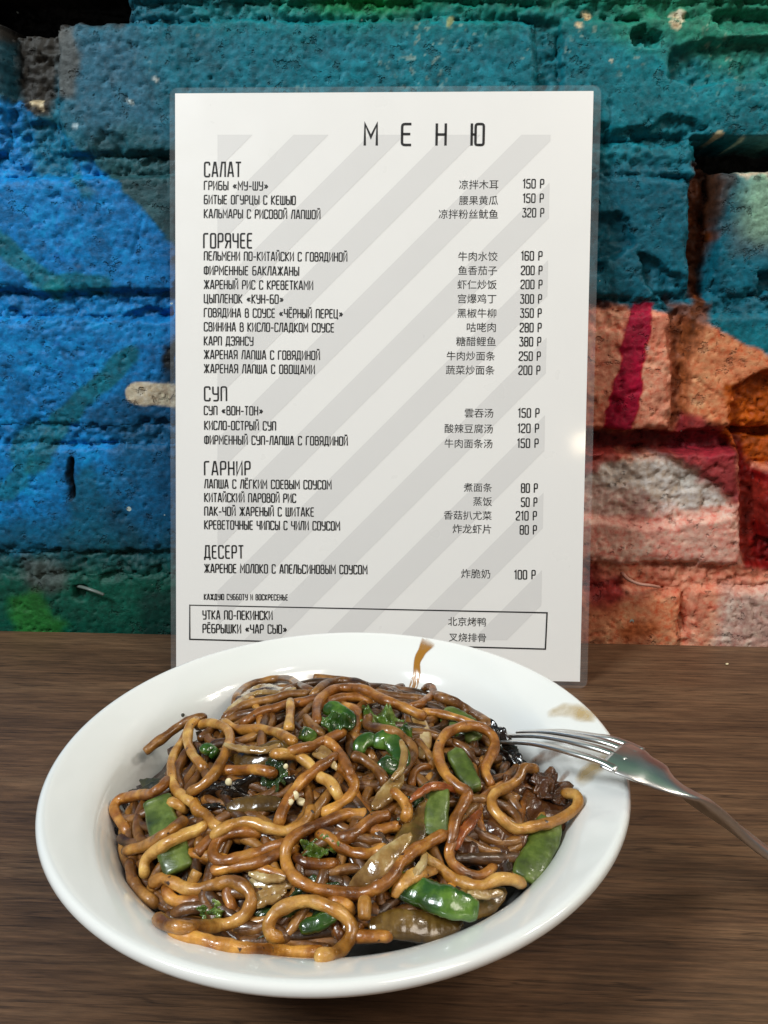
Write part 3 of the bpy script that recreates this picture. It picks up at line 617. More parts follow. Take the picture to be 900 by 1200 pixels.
# ------------------------------------------------------------------ white bowl plate
PCX, PCY = -.0247, -.2092; PA = .0984; EL = math.exp(-.0548); ER = -11.1518+4*PI
prof_in = [(.0988, .0462), (.0986, .0474), (.0977, .0482), (.0965, .0482), (.0945, .0474), (.0905, .0455), (.086, .0432), (.082, .0404), (.0788, .0366), (.0755, .0312), (.071, .0244), (.065, .0180), (.057, .0126), (.049, .0092), (.038, .0076), (.024, .0068), (.010, .0066), (0, .0066)]
prof_out = [(.0988, .0462), (.0983, .0450), (.0965, .0436), (.090, .0400), (.082, .0352), (.074, .0262), (.064, .0160), (.054, .0080), (.0445, .0040), (.0435, .0004), (.0410, .0002), (.040, .0030), (.030, .0034), (0, .0034)]
HEAP = [(126, 965), (138, 928), (186, 905), (196, 862), (258, 835), (286, 800), (400, 793), (510, 802), (560, 838), (600, 882), (645, 905), (680, 935), (676, 962), (646, 1000), (610, 1034), (560, 1066), (500, 1096), (410, 1113), (330, 1120), (230, 1104), (184, 1070), (148, 1030)]
PI_ = catmull(prof_in, .0018); PO_ = catmull(prof_out, .002)
ce, se = math.cos(ER), math.sin(ER)
def plate_r(x, y):
    dx, dy = x-PCX, y-PCY; a = dx*ce+dy*se; b_ = (-dx*se+dy*ce)/EL; return np.hypot(a, b_)
_o = np.argsort(PI_[:, 0]); PRr = PI_[_o, 0]; PRz = PI_[_o, 1]
def plate_z(x, y):
    r = plate_r(x, y); return np.where(r > .0988, 0., np.interp(r, PRr, PRz))
bowl = empty('bowl', (PCX, PCY, 0), 'wide white porcelain bowl of noodles on the table before the menu', 'bowl')
NS = 180; th = np.linspace(0, 2*PI, NS, endpoint=False)
prof = np.vstack([PI_[::-1], PO_[1:]]); prof[:, 0] = np.maximum(prof[:, 0], 1e-5)
cu_, su_ = np.cos(th), np.sin(th)
xx = prof[:, 0][:, None]*cu_; yy = prof[:, 0][:, None]*su_*EL
Vb = np.stack([PCX+xx*ce-yy*se, PCY+xx*se+yy*ce, np.repeat(prof[:, 1][:, None], NS, 1)], -1).reshape(-1, 3)
i0 = np.arange(len(prof)-1)[:, None]*NS; j = np.arange(NS)[None]; j2 = (j+1) % NS
mesh('dish', Vb, np.stack([i0+j, i0+NS+j, i0+NS+j2, i0+j2], -1).reshape(-1, 4)[:, ::-1].copy(), M['porcelain'], bowl)

# ------------------------------------------------------------------ the heap: where things rest
ZC, KD = .0600, 4.4
def dome(x, y): return np.maximum(plate_z(x, y), ZC-KD*((x-PCX)**2+(y-PCY)**2))
GS = .0008; GN = 300; HM = None
gx = PCX+(np.arange(GN)-GN/2)*GS; gy = PCY+(np.arange(GN)-GN/2)*GS
GXX, GYY = np.meshgrid(gx, gy); DOME = dome(GXX, GYY); HM = DOME-.0012
def hm(x, y):
    i = np.clip(((x-gx[0])/GS), 0, GN-1.001); j_ = np.clip(((y-gy[0])/GS), 0, GN-1.001); a = i.astype(int); b_ = j_.astype(int); fa = i-a; fb = j_-b_
    return (HM[b_, a]*(1-fa)+HM[b_, a+1]*fa)*(1-fb)+(HM[b_+1, a]*(1-fa)+HM[b_+1, a+1]*fa)*fb
def stamp(p, r):
    for q in p[::2]:
        a = int((q[0]-gx[0])/GS); b_ = int((q[1]-gy[0])/GS); k = int(r/GS)+1
        if a < k or b_ < k or a >= GN-k-1 or b_ >= GN-k-1: continue
        sl = (slice(b_-k, b_+k+1), slice(a-k, a+k+1)); d2 = (GXX[sl]-q[0])**2+(GYY[sl]-q[1])**2
        HM[sl] = np.where(d2 < r*r, np.maximum(HM[sl], q[2]+np.sqrt(np.maximum(r*r-d2, 0))), HM[sl])
def gauss(a, s):
    k = int(3*s)+1; g = np.exp(-.5*(np.arange(-k, k+1)/s)**2); g /= g.sum(); return np.convolve(np.pad(a, k, mode='edge'), g, 'valid')
def rest(px, py, r, sink=.45, smooth=4.5, lift=0.):
    """find where a strand seen along these lines of sight comes to rest on the heap"""
    d = rays(px, py); t = np.full(len(d), .12); done = np.zeros(len(d), bool)
    for _ in range(900):
        p = CP+d*t[:, None]; x, y, z = p.T
        base = np.minimum(hm(x, y), dome(x, y)+.0056); base = np.maximum(base, plate_z(x, y)+.0002)
        hit = z < base+r*(1-sink)+lift; done |= hit
        if done.all(): break
        t = np.where(done, t, t+.0004)
    if len(t) > 6: t = gauss(t, smooth)
    return d, t
def lay_strand(pts, r, step=2.6, sink=.45, dive=(1, 1), lift=0., smooth=4.5):
    c = catmull(np.array(pts, float), step); q_ = np.arange(len(c)); sd_ = random.uniform(0, 500)
    c = c+1.1*np.stack([pnoise(q_*.16+sd_, q_*0+.5), pnoise(q_*.16+sd_, q_*0+7.5)], -1)
    d, t = rest(c[:, 0], c[:, 1], r, sink, smooth, lift); n = len(t)
    k = max(3, int(n*.10)); e = np.zeros(n)
    if dive[0]: e[:k] += (1-np.arange(k)/k)**2*r*1.5
    if dive[1]: e[-k:] += (np.arange(1, k+1)/k)**2*r*1.5
    p = CP+d*(t+e)[:, None]
    # keep clear of the porcelain
    p[:, 2] = np.maximum(p[:, 2], plate_z(p[:, 0], p[:, 1])+r*.7)
    stamp(p, r); return p
UPV = np.array([0, -.55, .83])
def tube(name, p, r, mat, flat=1., ends=True, ns=12, wob=.10):
    n = len(p); s = np.arange(n); ph = random.uniform(0, 99)
    rr = r*(1+wob*np.sin(s*.33+ph)*.5+wob*pnoise(s*.21+ph, np.full(n, ph))*1.6)
    if ends:
        L = np.concatenate([[0], np.cumsum(np.linalg.norm(np.diff(p, axis=0), axis=1))]); e = np.minimum(L, L[-1]-L); rr = rr*np.clip(.84+.16*np.sqrt(np.clip(e/(r*.3), 0, 1)), 0, 1)
    return mesh(name, *sweep(p, rr, rr*flat, UPV, ns=ns, power=.86), mat)
NR = .00162
# sauce-brown mound added under the heap so the gaps between strands look dark
rg_ = np.linspace(0, 1, 34); VS = []
for a in th[::3]:
    lim = .078
    for _ in range(60):
        x_ = PCX+lim*math.cos(a); y_ = PCY+lim*math.sin(a); u_, w_ = project(np.array([[x_, y_, float(plate_z(x_, y_))]]))
        if poly_sd(u_, w_, HEAP)[0] > 2+3*math.sin(5*a): break
        lim -= .0008
    for q in rg_:
        r_ = lim*q; x_ = PCX+r_*math.cos(a); y_ = PCY+r_*math.sin(a)
        zz = max(float(plate_z(x_, y_))+.0004*(1-q**8)-.0002, ZC-.0068-KD*r_*r_-.004*q*q)
        VS.append((x_, y_, zz+.0009*math.sin(x_*700)*math.cos(y_*640)*(1-q)))
na, nr = len(th[::3]), len(rg_)
tag(mesh('sauce', VS, [[i*nr+k, ((i+1) % na)*nr+k, ((i+1) % na)*nr+k+1, i*nr+k+1] for i in range(na) for k in range(nr-1)], M['sauce']), 'dark brown glossy sauce mound added under the noodles to darken the gaps', 'sauce', kind='stuff')
NG = 'noodles heaped in the bowl'
# buried strands, in darker colours for the shade in the gaps
fill_labels = 'soy glazed noodle mostly buried under other noodles in the heap'
for k in range(120):
    for _try in range(20):
        a = random.uniform(0, 2*PI); rr_ = .070*math.sqrt(random.random()); x, y = PCX+rr_*math.cos(a), PCY+rr_*math.sin(a)*.95; hd = random.uniform(0, 2*PI); cv = random.uniform(-1, 1)*45
        pts = []; n = random.randint(38, 78)
        for i in range(n):
            pts.append((x, y)); cv += random.gauss(0, 9); cv = max(-110, min(110, cv))
            rr2 = math.hypot(x-PCX, y-PCY)
            if rr2 > .066:
                tang = math.atan2(y-PCY, x-PCX)+PI/2; df = (tang-hd+PI) % (2*PI)-PI
                if abs(df) > PI/2: df = (df+PI+PI) % (2*PI)-PI
                hd += .25*df+(.02 if abs(df) < .2 else 0)
            hd += cv*.0014; x += .0014*math.cos(hd); y += .0014*math.sin(hd)
        pts = np.array(pts)
        qx_, qy_ = project(np.column_stack([pts, dome(pts[:, 0], pts[:, 1])-.002])); ok_ = poly_sd(qx_, qy_, HEAP) > 7
        if not ok_.all(): pts = pts[:int(np.argmin(ok_))]
        if len(pts) > 20: break
    if len(pts) <= 20: continue
    dep = NR*random.choice([.9, 1.3, 1.8, 2.3, 2.8]); s = np.arange(len(pts))
    z = dome(pts[:, 0], pts[:, 1])-dep+.0009*np.sin(s*.16+random.uniform(0, 6)); z = gauss(z, 3)
    z = np.maximum(z, plate_z(pts[:, 0], pts[:, 1])+NR*.9)
    p = np.column_stack([pts, z])
    if k % 4 == 0: stamp(p, NR*.9)
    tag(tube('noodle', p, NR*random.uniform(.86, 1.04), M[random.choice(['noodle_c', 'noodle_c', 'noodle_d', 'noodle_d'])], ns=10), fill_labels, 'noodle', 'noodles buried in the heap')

MID = []
def mid_layer(count, seed_):
    rs = random.Random(seed_); made = 0
    while made < count:
        x, y = rs.uniform(150, 650), rs.uniform(810, 1100); hd = rs.uniform(0, 2*PI); cv = rs.choice([-1, 1])*rs.uniform(.004, .022); pts = []
        for i in range(rs.randint(12, 30)):
            pts.append((x, y)); cv += rs.gauss(0, .004); cv = max(-.034, min(.034, cv)); hd += cv*7; x += 7*math.cos(hd); y += 5.0*math.sin(hd)
        A_ = np.array(pts); ok_ = poly_sd(A_[:, 0], A_[:, 1], HEAP) > 9
        if not ok_.all(): A_ = A_[:int(np.argmin(ok_))]
        if len(A_) < 8: continue
        p = lay_strand(A_[::2], NR, sink=.9); made += 1
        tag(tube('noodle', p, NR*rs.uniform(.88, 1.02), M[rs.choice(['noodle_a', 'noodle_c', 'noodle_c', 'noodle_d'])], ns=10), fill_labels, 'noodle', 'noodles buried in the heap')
mid_layer(46, 5)
# ------------------------------------------------------------------ vegetables and strands seen on top, from the bottom up
def strand(label, pts, mat='noodle_a', r=NR, **kw):
    fl = kw.pop('flat', 1.); p = lay_strand(pts, r, **kw)
    return tag(tube('noodle', p, r, M[mat], fl), label, 'noodle', NG)
def strip(name, label, cat, pts, wd, thk, mat, group=None, taper=.0, ns=16, power=.75, curl=0, sink=.4, dive=(0, 0), lift=0., bend=None):
    """a cut piece: wd, thk half-sizes in metres"""
    p = lay_strand(pts, thk, sink=sink, dive=dive, lift=lift, smooth=6); n = len(p); s = np.linspace(0, 1, n)
    prof_ = np.ones(n)
    if taper: prof_ = np.clip(np.sin(PI*np.clip(s, .02, .98))**taper, .08, 1)
    e = np.minimum(np.arange(n), n-1-np.arange(n)); rnd = np.clip((.97 if name in ('green_bean', 'green_pepper') else .84)+.14*np.sqrt(e/2.), 0, 1); power = .5 if name == 'green_bean' else power
    wv = 1+.07*pnoise(s*7+len(label), s*0+1.5)
    v_, f_ = sweep(p, wd*prof_*rnd*wv, thk*np.maximum(prof_, .4)*rnd, UPV, ns=ns, power=power)
    v_ = v_+(.0003*fbm(v_[:, 0]*900, v_[:, 1]*900+v_[:, 2]*500, 2))[:, None]*np.array([0, 0, 1.])
    if wd > thk*1.4:
        stamp(p, min(wd, .004))
    return tag(mesh(name, v_, f_, M[mat]), label, cat, group)
def sheetlet(name, label, cat, px, py, sx, sy, ang, mat, crumple=.0022, seed=1, lift=.0012, group=None, lobes=5, thick=.0006, curl=0.):
    """a crumpled leaf or fungus: irregular outline, folded surface, real thickness"""
    d, t = rest(np.array([px]), np.array([py]), .001, .3, 1, lift); c = (CP+d*t[:, None])[0]
    nrm = np.array([(c[0]-PCX)*7, (c[1]-PCY)*7-.25, 1.]); nrm /= np.linalg.norm(nrm); ex = np.array([1., 0, 0]); ex -= nrm*(ex@nrm); ex /= np.linalg.norm(ex); ey = np.cross(nrm, ex)
    ca, sa = math.cos(ang), math.sin(ang); e1 = ex*ca+ey*sa; e2 = -ex*sa+ey*ca
    NR_, NA = 15, 52; top = []
    for i in range(NR_):
        q = i/(NR_-1)
        for a in range(NA):
            t_ = 2*PI*a/NA; rad = 1+.12*math.sin(lobes*t_+seed)+.08*math.sin((lobes*2+3)*t_+seed*2)+.03*math.sin(17*t_+seed)
            x_, y_ = q*rad*math.cos(t_), q*rad*math.sin(t_); top.append((x_, y_))
    top = np.array(top); z_ = crumple*(1.6*fbm(top[:, 0]*1.3+seed*3, top[:, 1]*1.3, 3)+.7*np.sin(top[:, 0]*5+seed)*np.cos(top[:, 1]*4))+curl*(top[:, 0]**2+top[:, 1]**2)
    up_ = c+np.outer(top[:, 0]*sx, e1)+np.outer(top[:, 1]*sy, e2)+np.outer(z_+thick, nrm); dn = c+np.outer(top[:, 0]*sx, e1)+np.outer(top[:, 1]*sy, e2)+np.outer(z_-thick, nrm)
    N_ = len(top); F_ = []
    for i in range(NR_-1):
        for a in range(NA):
            a2 = (a+1) % NA; F_.append([i*NA+a, (i+1)*NA+a, (i+1)*NA+a2, i*NA+a2]); F_.append([N_+i*NA+a2, N_+(i+1)*NA+a2, N_+(i+1)*NA+a, N_+i*NA+a])
    L = (NR_-1)*NA
    for a in range(NA): a2 = (a+1) % NA; F_.append([L+a, N_+L+a, N_+L+a2, L+a2])
    stamp(up_[::3], .0012)
    return tag(mesh(name, np.vstack([up_, dn]), F_, M[mat]), label, cat, group)

BG = 'green bean pieces in the noodles'; OG = 'onion slices in the noodles'
# dark pieces low in the heap
sheetlet('wood_ear_mushroom', 'glossy black wood ear mushroom folded in the left middle of the heap', 'mushroom', 288, 928, .016, .0065, .1, 'fungus', .0026, 3, -.0006, 'black mushroom pieces')
sheetlet('wood_ear_mushroom', 'small black mushroom frill beside the top loop nearest the fork tips', 'mushroom', 591, 878, .0045, .0125, .55, 'fungus', .0022, 5, .0004, 'black mushroom pieces')
sheetlet('mushroom_slice', 'brown cooked mushroom slice under the wavy noodle at the right edge', 'mushroom', 628, 938, .012, .010, .3, 'mush', .0010, 8, -.0002)
sheetlet('mushroom_slice', 'dark brown mushroom piece right of the orange carrot strip', 'mushroom', 572, 985, .010, .010, .9, 'mush', .0012, 12, -.001)
sheetlet('mushroom_slice', 'dark red brown curled piece above the right hand noodle loop', 'mushroom', 645, 922, .0065, .006, .4, 'mush', .0012, 15, .0008)
sheetlet('leaf_piece', 'dark green leaf beside the black mushroom in the heap', 'leaf', 322, 908, .004, .0058, .3, 'darkleaf', .0016, 4, .0006, 'green leaves in the noodles')
sheetlet('leaf_piece', 'dark green leaf under the onion right of centre', 'leaf', 470, 945, .011, .006, .4, 'darkleaf', .0018, 6, -.0008, 'green leaves in the noodles')
sheetlet('leaf_piece', 'dark leaf scrap among low noodles near the front rim', 'leaf', 350, 1062, .012, .005, .5, 'darkleaf', .0016, 9, -.001, 'green leaves in the noodles')
strip('herb_sprig', 'dry dark herb tip resting on the left inner wall of the bowl', 'herb', [(164, 914), (178, 920), (198, 918)], .0022, .0009, 'herb', taper=.6)
strip('herb_sprig', 'forked dark herb tip leaning on the left bowl wall', 'herb', [(166, 924), (180, 921), (200, 922)], .0016, .0008, 'herb', taper=.6)
strip('onion_slice', 'olive stewed onion strip behind the black mushroom', 'onion', [(268, 890), (300, 888), (334, 876), (348, 868)], .0036, .0014, 'olive', OG, .5)
strip('onion_slice', 'olive onion piece ending in a round tip left of the sesame seeds', 'onion', [(266, 946), (290, 944), (318, 942), (332, 944)], .0026, .0016, 'olive', OG, .25)
strip('onion_slice', 'long brown stewed onion slice lying nearest the front right rim', 'onion', [(432, 1086), (462, 1084), (500, 1086), (542, 1080)], .0040, .0019, 'olive', OG, .4, lift=.001)
strip('onion_slice', 'olive onion strip between the green pepper and the front rim', 'onion', [(520, 1066), (548, 1060), (576, 1052), (592, 1044)], .0042, .0012, 'olive', OG, .5)
strip('onion_slice', 'pale grey onion strip right of the front left noodle loop', 'onion', [(292, 1034), (316, 1036), (344, 1036)], .0021, .0010, 'onion', OG, .3)
strip('onion_slice', 'short pale onion strip behind the front noodle loop', 'onion', [(298, 1052), (318, 1048), (336, 1044)], .0022, .0009, 'onion', OG, .4)
strip('green_bean', 'long pale green bean piece standing under two noodles at the left', 'green bean', [(184, 938), (190, 962), (200, 990), (211, 1022)], .0044, .0022, 'bean', BG, .0, sink=.2)
strip('green_bean', 'green bean piece inside the big loop near the fork', 'green bean', [(530, 880), (541, 898), (556, 926)], .0033, .0024, 'bean', BG, .15, sink=.2)
strip('green_bean', 'upright green bean piece between the red carrot strip and the centre noodle', 'green bean', [(513, 924), (512, 950), (510, 982)], .0035, .0024, 'bean', BG, .0, sink=.2)
strip('green_bean', 'thick green bean piece at the right edge under the wavy noodle', 'green bean', [(646, 962), (632, 996), (614, 1032)], .0046, .0024, 'bean', BG, .1, sink=.3)
strip('green_bean', 'dark green bean piece near the top right of the heap', 'green bean', [(518, 836), (540, 850), (560, 868)], .0045, .0024, 'bean', BG, .2, sink=.5)
strip('green_pepper', 'bright glossy green pepper strip at the front right of the heap', 'pepper', [(458, 1032), (484, 1042), (514, 1053), (558, 1068)], .0040, .0022, 'bright', None, .15, sink=.1, lift=.001)
strip('green_pepper', 'small dark green stem inside the front noodle loop', 'pepper', [(352, 1090), (372, 1082), (394, 1072)], .0021, .0017, 'bright', None, .2, sink=-.2)
# strands
strand('dark noodle hanging down the left of the heap', [(152, 1010), (156, 1030), (166, 1046), (182, 1060)], 'noodle_c')
strand('tan noodle bent like an elbow at the far left edge of the heap', [(152, 978), (139, 960), (134, 946), (142, 936), (164, 932), (182, 928), (198, 914)], 'noodle_a')
strand('noodle running along the front edge of the heap', [(200, 1093), (232, 1100), (260, 1108), (284, 1112), (312, 1114), (342, 1116), (378, 1117)], 'noodle_a')
strand('short noodle curve left of the front left loop', [(194, 1040), (200, 1052), (216, 1058), (240, 1056)], 'noodle_a')
strand('noodle behind the front left loop', [(204, 1070), (226, 1064), (252, 1064)], 'noodle_c')
strand('short upright noodle inside the front left loop', [(274, 1036), (267, 1050), (274, 1070)], 'noodle_a')
strand('brown noodle at the very back right of the heap', [(508, 816), (528, 822), (544, 832), (560, 842), (576, 852)], 'noodle_c', r=NR*1.3)
strand('noodle lying flat along the back of the heap', [(440, 813), (460, 815), (478, 817), (500, 820)], 'noodle_c')
strand('small upright ring of noodle at the back by the sauce streak', [(480, 828), (492, 825), (503, 817), (508, 810), (504, 805), (496, 808)], 'noodle_a', r=NR*.9, lift=.001)
strand('thin noodle strand left of the big loop near the fork', [(496, 834), (520, 837), (540, 843), (556, 850)], 'noodle_a', r=NR*.85)
strand('noodle lying under the big loop near the fork', [(530, 868), (546, 878), (556, 892), (562, 900)], 'noodle_c', r=NR*.8)
strand('dark noodle arch on the back left of the heap', [(276, 826), (280, 814), (290, 804), (308, 798), (336, 796), (350, 802), (366, 812)], 'noodle_c', lift=.001)
strand('olive brown noodle under the back left arch', [(262, 842), (284, 828), (310, 822), (336, 815), (362, 812)], 'noodle_c')
strip('onion_slice', 'pale curved onion slice under the back left arch', 'onion', [(272, 832), (292, 812), (312, 806), (330, 810), (346, 808)], .0017, .0010, 'onion', OG, .25)
strand('dark brown noodle arch at the top middle of the heap', [(366, 816), (380, 803), (396, 798), (412, 799), (432, 805)], 'noodle_c', lift=.001)
strand('noodle crossing under the top middle arch', [(380, 824), (402, 818), (424, 818), (440, 824)], 'noodle_a')
strand('long noodle rising to the right along the back of the heap', [(284, 850), (300, 838), (328, 828), (356, 822), (380, 815)], 'noodle_a')
strand('noodle hook right of the top green scallion', [(402, 828), (418, 834), (420, 850), (412, 864)], 'noodle_a')
strip('scallion_piece', 'curled green scallion piece at the top middle of the heap', 'scallion', [(384, 838), (388, 830), (398, 834), (408, 842), (404, 854), (392, 856)], .0026, .0012, 'bright', 'scallion pieces', .1, sink=0, lift=.001)
sheetlet('leaf_piece', 'rounded green leaf under the top middle arch', 'leaf', 396, 846, .0048, .0042, .3, 'bright', .0016, 61, 0, 'green leaves in the noodles')
strip('scallion_piece', 'tiny pale green scallion tube at the upper centre', 'scallion', [(354, 858), (361, 862), (368, 867)], .0024, .0021, 'leaf', 'scallion pieces', 0, sink=0)
strip('scallion_piece', 'small green scallion bit inside the upper left loop', 'scallion', [(238, 876), (246, 880), (252, 884)], .0020, .0016, 'bright', 'scallion pieces', 0, sink=0)
strand('short dark noodle end above the centre scallion tube', [(358, 840), (368, 852), (380, 862)], 'noodle_c', r=NR*.95)
strand('noodle crossing low behind the black mushroom', [(258, 904), (276, 903), (300, 902), (322, 906)], 'noodle_a')
strand('noodle under the upper left loop', [(212, 926), (206, 906), (214, 890), (222, 876)], 'noodle_c')
strand('noodle passing from centre to lower right of the sesame seeds', [(396, 898), (408, 908), (415, 920), (410, 932), (396, 945), (376, 954)], 'noodle_a')
strand('short noodle end standing by the left green bean', [(198, 941), (208, 944), (218, 950)], 'noodle_b')
strand('pale noodle kinked near the left middle of the heap', [(227, 938), (232, 950), (242, 956), (250, 966), (262, 972)], 'noodle_b')
strand('noodle lying straight across the upper end of the left green bean', [(147, 997), (168, 992), (190, 981), (206, 968), (217, 961)], 'noodle_b', sink=.1, dive=(1, 0))
strand('noodle bent over the lower end of the left green bean', [(169, 1026), (169, 1012), (178, 1001), (196, 989), (212, 980), (228, 974), (242, 966)], 'noodle_b', sink=.1)
strand('stubby noodle end pointing down left of centre', [(230, 1001), (240, 991), (252, 981), (262, 976)], 'noodle_a', dive=(0, 1))
strand('noodle running low across the left middle', [(246, 1021), (276, 1016), (298, 1013), (326, 1002), (346, 994)], 'noodle_a')
strand('noodle loop turned on its side at the left of centre', [(306, 976), (284, 975), (266, 978), (253, 988), (250, 1001), (260, 1009), (280, 1006), (300, 1000), (324, 991), (346, 984)], 'noodle_a')
strand('round noodle end poking up above the front left loop', [(226, 1034), (228, 1028), (232, 1020)], 'noodle_b', r=NR*1.05, dive=(1, 0), lift=.002)
strand('noodle resting on the left side of centre with a wave', [(250, 980), (262, 972), (276, 966), (296, 964), (314, 970), (332, 974), (348, 970), (360, 960), (366, 946)], 'noodle_b')
strand('short curved noodle left of the big central curve', [(346, 1006), (358, 1011), (374, 1014), (394, 1012)], 'noodle_a')
strip('onion_slice', 'wide glassy onion slice tapering down at the right of centre', 'onion', [(500, 936), (490, 966), (476, 990), (460, 1012), (440, 1034)], .0040, .0014, 'olive', OG, .55)
strip('onion_slice', 'glossy pale onion slice tip lying across the centre right', 'onion', [(482, 978), (462, 998), (436, 1022), (408, 1042)], .0032, .0015, 'onion', OG, .5)
strand('orange noodle ending left of the wide onion slice', [(428, 972), (448, 972), (467, 968)], 'noodle_a', dive=(1, 0))
strand('thick orange noodle with a blunt end near the centre', [(396, 982), (410, 979), (424, 970), (440, 959), (457, 956)], 'noodle_a', dive=(1, 0), r=NR*1.12)
strand('noodle bending down right of centre', [(374, 978), (386, 982), (398, 992), (416, 1000), (438, 1001), (450, 994)], 'noodle_a')
sheetlet('leaf_piece', 'small pale green leaf curl held in the central noodle curve', 'leaf', 374, 994, .0050, .0030, .2, 'leaf', .002, 21, .001, 'green leaves in the noodles')
strand('great central noodle curve sweeping under the wide onion slice', [(534, 972), (512, 982), (490, 994), (472, 1008), (462, 1024), (450, 1036), (428, 1046), (402, 1047), (380, 1044), (356, 1036), (341, 1024), (334, 1006), (340, 986), (358, 973), (384, 963), (404, 955), (430, 954)], 'noodle_a', r=NR*1.03)
strand('noodle stepping down right of the sesame seeds', [(320, 884), (344, 885), (360, 893), (372, 908), (388, 918), (398, 936)], 'noodle_b', lift=.001)
strip('onion_slice', 'small pale onion arc above the sesame seeds', 'onion', [(348, 880), (362, 875), (378, 880), (392, 892)], .0018, .0012, 'onion', OG, .3, sink=0)
strand('noodle rising from the sesame seeds up to the scallion', [(326, 966), (331, 950), (343, 929), (358, 912), (376, 898), (394, 886)], 'noodle_a', lift=.001)
strand('noodle coming from the scallion tube to the upper centre', [(338, 882), (360, 876), (380, 868), (402, 858)], 'noodle_a')
strand('noodle falling right of the upper centre', [(380, 866), (394, 878), (404, 894), (412, 912)], 'noodle_a')
sheetlet('leaf_piece', 'frilled pale green leaf near the top right of the heap', 'leaf', 452, 850, .0085, .0055, -.5, 'leaf', .0030, 31, .0012, 'green leaves in the noodles', 7)
strip('onion_slice', 'hanging pale onion sliver right of the frilled leaf', 'onion', [(478, 828), (492, 846), (498, 866), (495, 890)], .0024, .0010, 'onion', OG, .3)
strip('scallion_piece', 'bright green scallion curl in the upper centre right', 'scallion', [(421, 884), (423, 872), (431, 866), (442, 868)], .0024, .0014, 'bright', 'scallion pieces', .1, sink=0, lift=.001)
strip('scallion_piece', 'glossy bright green scallion ring beside its twin curl', 'scallion', [(446, 878), (448, 867), (457, 867), (465, 876), (471, 888), (466, 898), (455, 898), (447, 890)], .0030, .0016, 'bright', 'scallion pieces', .05, sink=-.1, lift=.001)
strand('brown onion like noodle curling round the green scallions', [(432, 838), (430, 850), (444, 854), (462, 858), (478, 870), (484, 886), (474, 902), (462, 912)], 'noodle_c', flat=.7)
strand('shiny brown noodle end below the green scallions', [(412, 885), (424, 890), (438, 899), (448, 911), (452, 922)], 'noodle_c', dive=(0, 1))
strip('onion_slice', 'white glossy onion shard in the middle of the heap', 'onion', [(472, 906), (460, 922), (448, 936), (438, 948)], .0026, .0013, 'onion', OG, .4, sink=0)
strand('noodle hook right of the white onion shard', [(460, 928), (470, 936), (477, 948), (474, 960)], 'noodle_a')
strand('small orange noodle hook right of the scallions', [(482, 924), (484, 908), (494, 899), (504, 901)], 'noodle_a', r=NR*.85)
strip('carrot_strip', 'dark red carrot strip arching over the upright green bean', 'carrot', [(480, 940), (494, 928), (508, 922), (524, 924), (534, 930)], .0013, .0010, 'carrot', 'carrot strips', .3, sink=0)
strand('noodle trailing along the right inside edge', [(496, 1004), (512, 1015), (528, 1028), (546, 1036), (564, 1039), (582, 1030), (600, 1030), (612, 1036)], 'noodle_b')
strip('carrot_strip', 'curved orange carrot strip lying across the green pepper', 'carrot', [(462, 1052), (470, 1036), (486, 1025), (512, 1020)], .0019, .0010, 'noodle_b', 'carrot strips', .3, sink=-.2)
strand('big round noodle loop standing near the fork', [(526, 1006), (529, 984), (533, 962), (544, 940), (548, 930), (536, 922), (524, 910), (515, 892), (514, 874), (524, 859), (544, 851), (564, 853), (577, 862), (580, 876), (572, 892), (568, 906), (576, 922)], 'noodle_a', r=NR*1.05, lift=.0015, smooth=7)
strand('thin orange noodle hooking round below the big loop', [(552, 960), (538, 978), (527, 996), (531, 1012), (546, 1024), (564, 1026), (580, 1014)], 'noodle_a', r=NR*.9, flat=.7)
strip('carrot_strip', 'bright orange carrot strip crossing the lower end of the big loop', 'carrot', [(564, 950), (552, 964), (540, 978), (534, 996)], .0016, .0010, 'carrot', 'carrot strips', .3, sink=-.3)
strand('wavy pale noodle looping out over the right inner wall', [(628, 902), (613, 900), (608, 911), (597, 921), (581, 929), (576, 941), (586, 958), (604, 971), (622, 970), (646, 963), (666, 953), (678, 942), (675, 931), (660, 930)], 'noodle_b', lift=.001, smooth=7)
strand('noodle crossing the top of the middle arch towards the frilled leaf', [(372, 850), (371, 834), (376, 819), (390, 809), (410, 806), (430, 810), (446, 819), (468, 827), (498, 840)], 'noodle_a', lift=.001, r=NR*1.05)
strand('short noodle hanging over the long back noodle', [(340, 822), (340, 838), (338, 857)], 'noodle_b', dive=(1, 1), sink=0)
strand('dark noodle with a cut end pointing left above the bowl wall', [(170, 881), (184, 870), (200, 858), (218, 846), (240, 840)], 'noodle_c', dive=(0, 1), sink=-.1, lift=.0015)
strand('noodle running right from the upper left loop', [(262, 845), (280, 855), (308, 855), (328, 860), (346, 870)], 'noodle_b')
strand('left strand of the upper left loop', [(222, 855), (210, 874), (202, 894), (202, 912), (209, 928), (228, 943)], 'noodle_b', sink=.1)
strand('right strand of the upper left loop', [(230, 851), (248, 848), (264, 853), (270, 866), (264, 882), (256, 900), (242, 917), (222, 929)], 'noodle_b', sink=.1)
strand('inner strand dropping through the upper left loop', [(232, 843), (223, 850), (220, 868), (227, 886), (242, 903)], 'noodle_b', sink=.1)
strand('folded pale noodle forming the front left loop', [(178, 1036), (191, 1029), (206, 1036), (226, 1043), (248, 1038), (272, 1033), (288, 1041), (294, 1054), (289, 1069), (275, 1080), (250, 1086), (220, 1087), (196, 1083), (184, 1076)], 'noodle_b', sink=.1, r=NR*1.05)
strand('short noodle right behind the front noodle loop', [(386, 1056), (402, 1058), (412, 1070)], 'noodle_a')
strand('stubby upright noodle piece at the front centre', [(428, 1054), (428, 1064), (427, 1076)], 'noodle_b', dive=(1, 0), lift=.001)
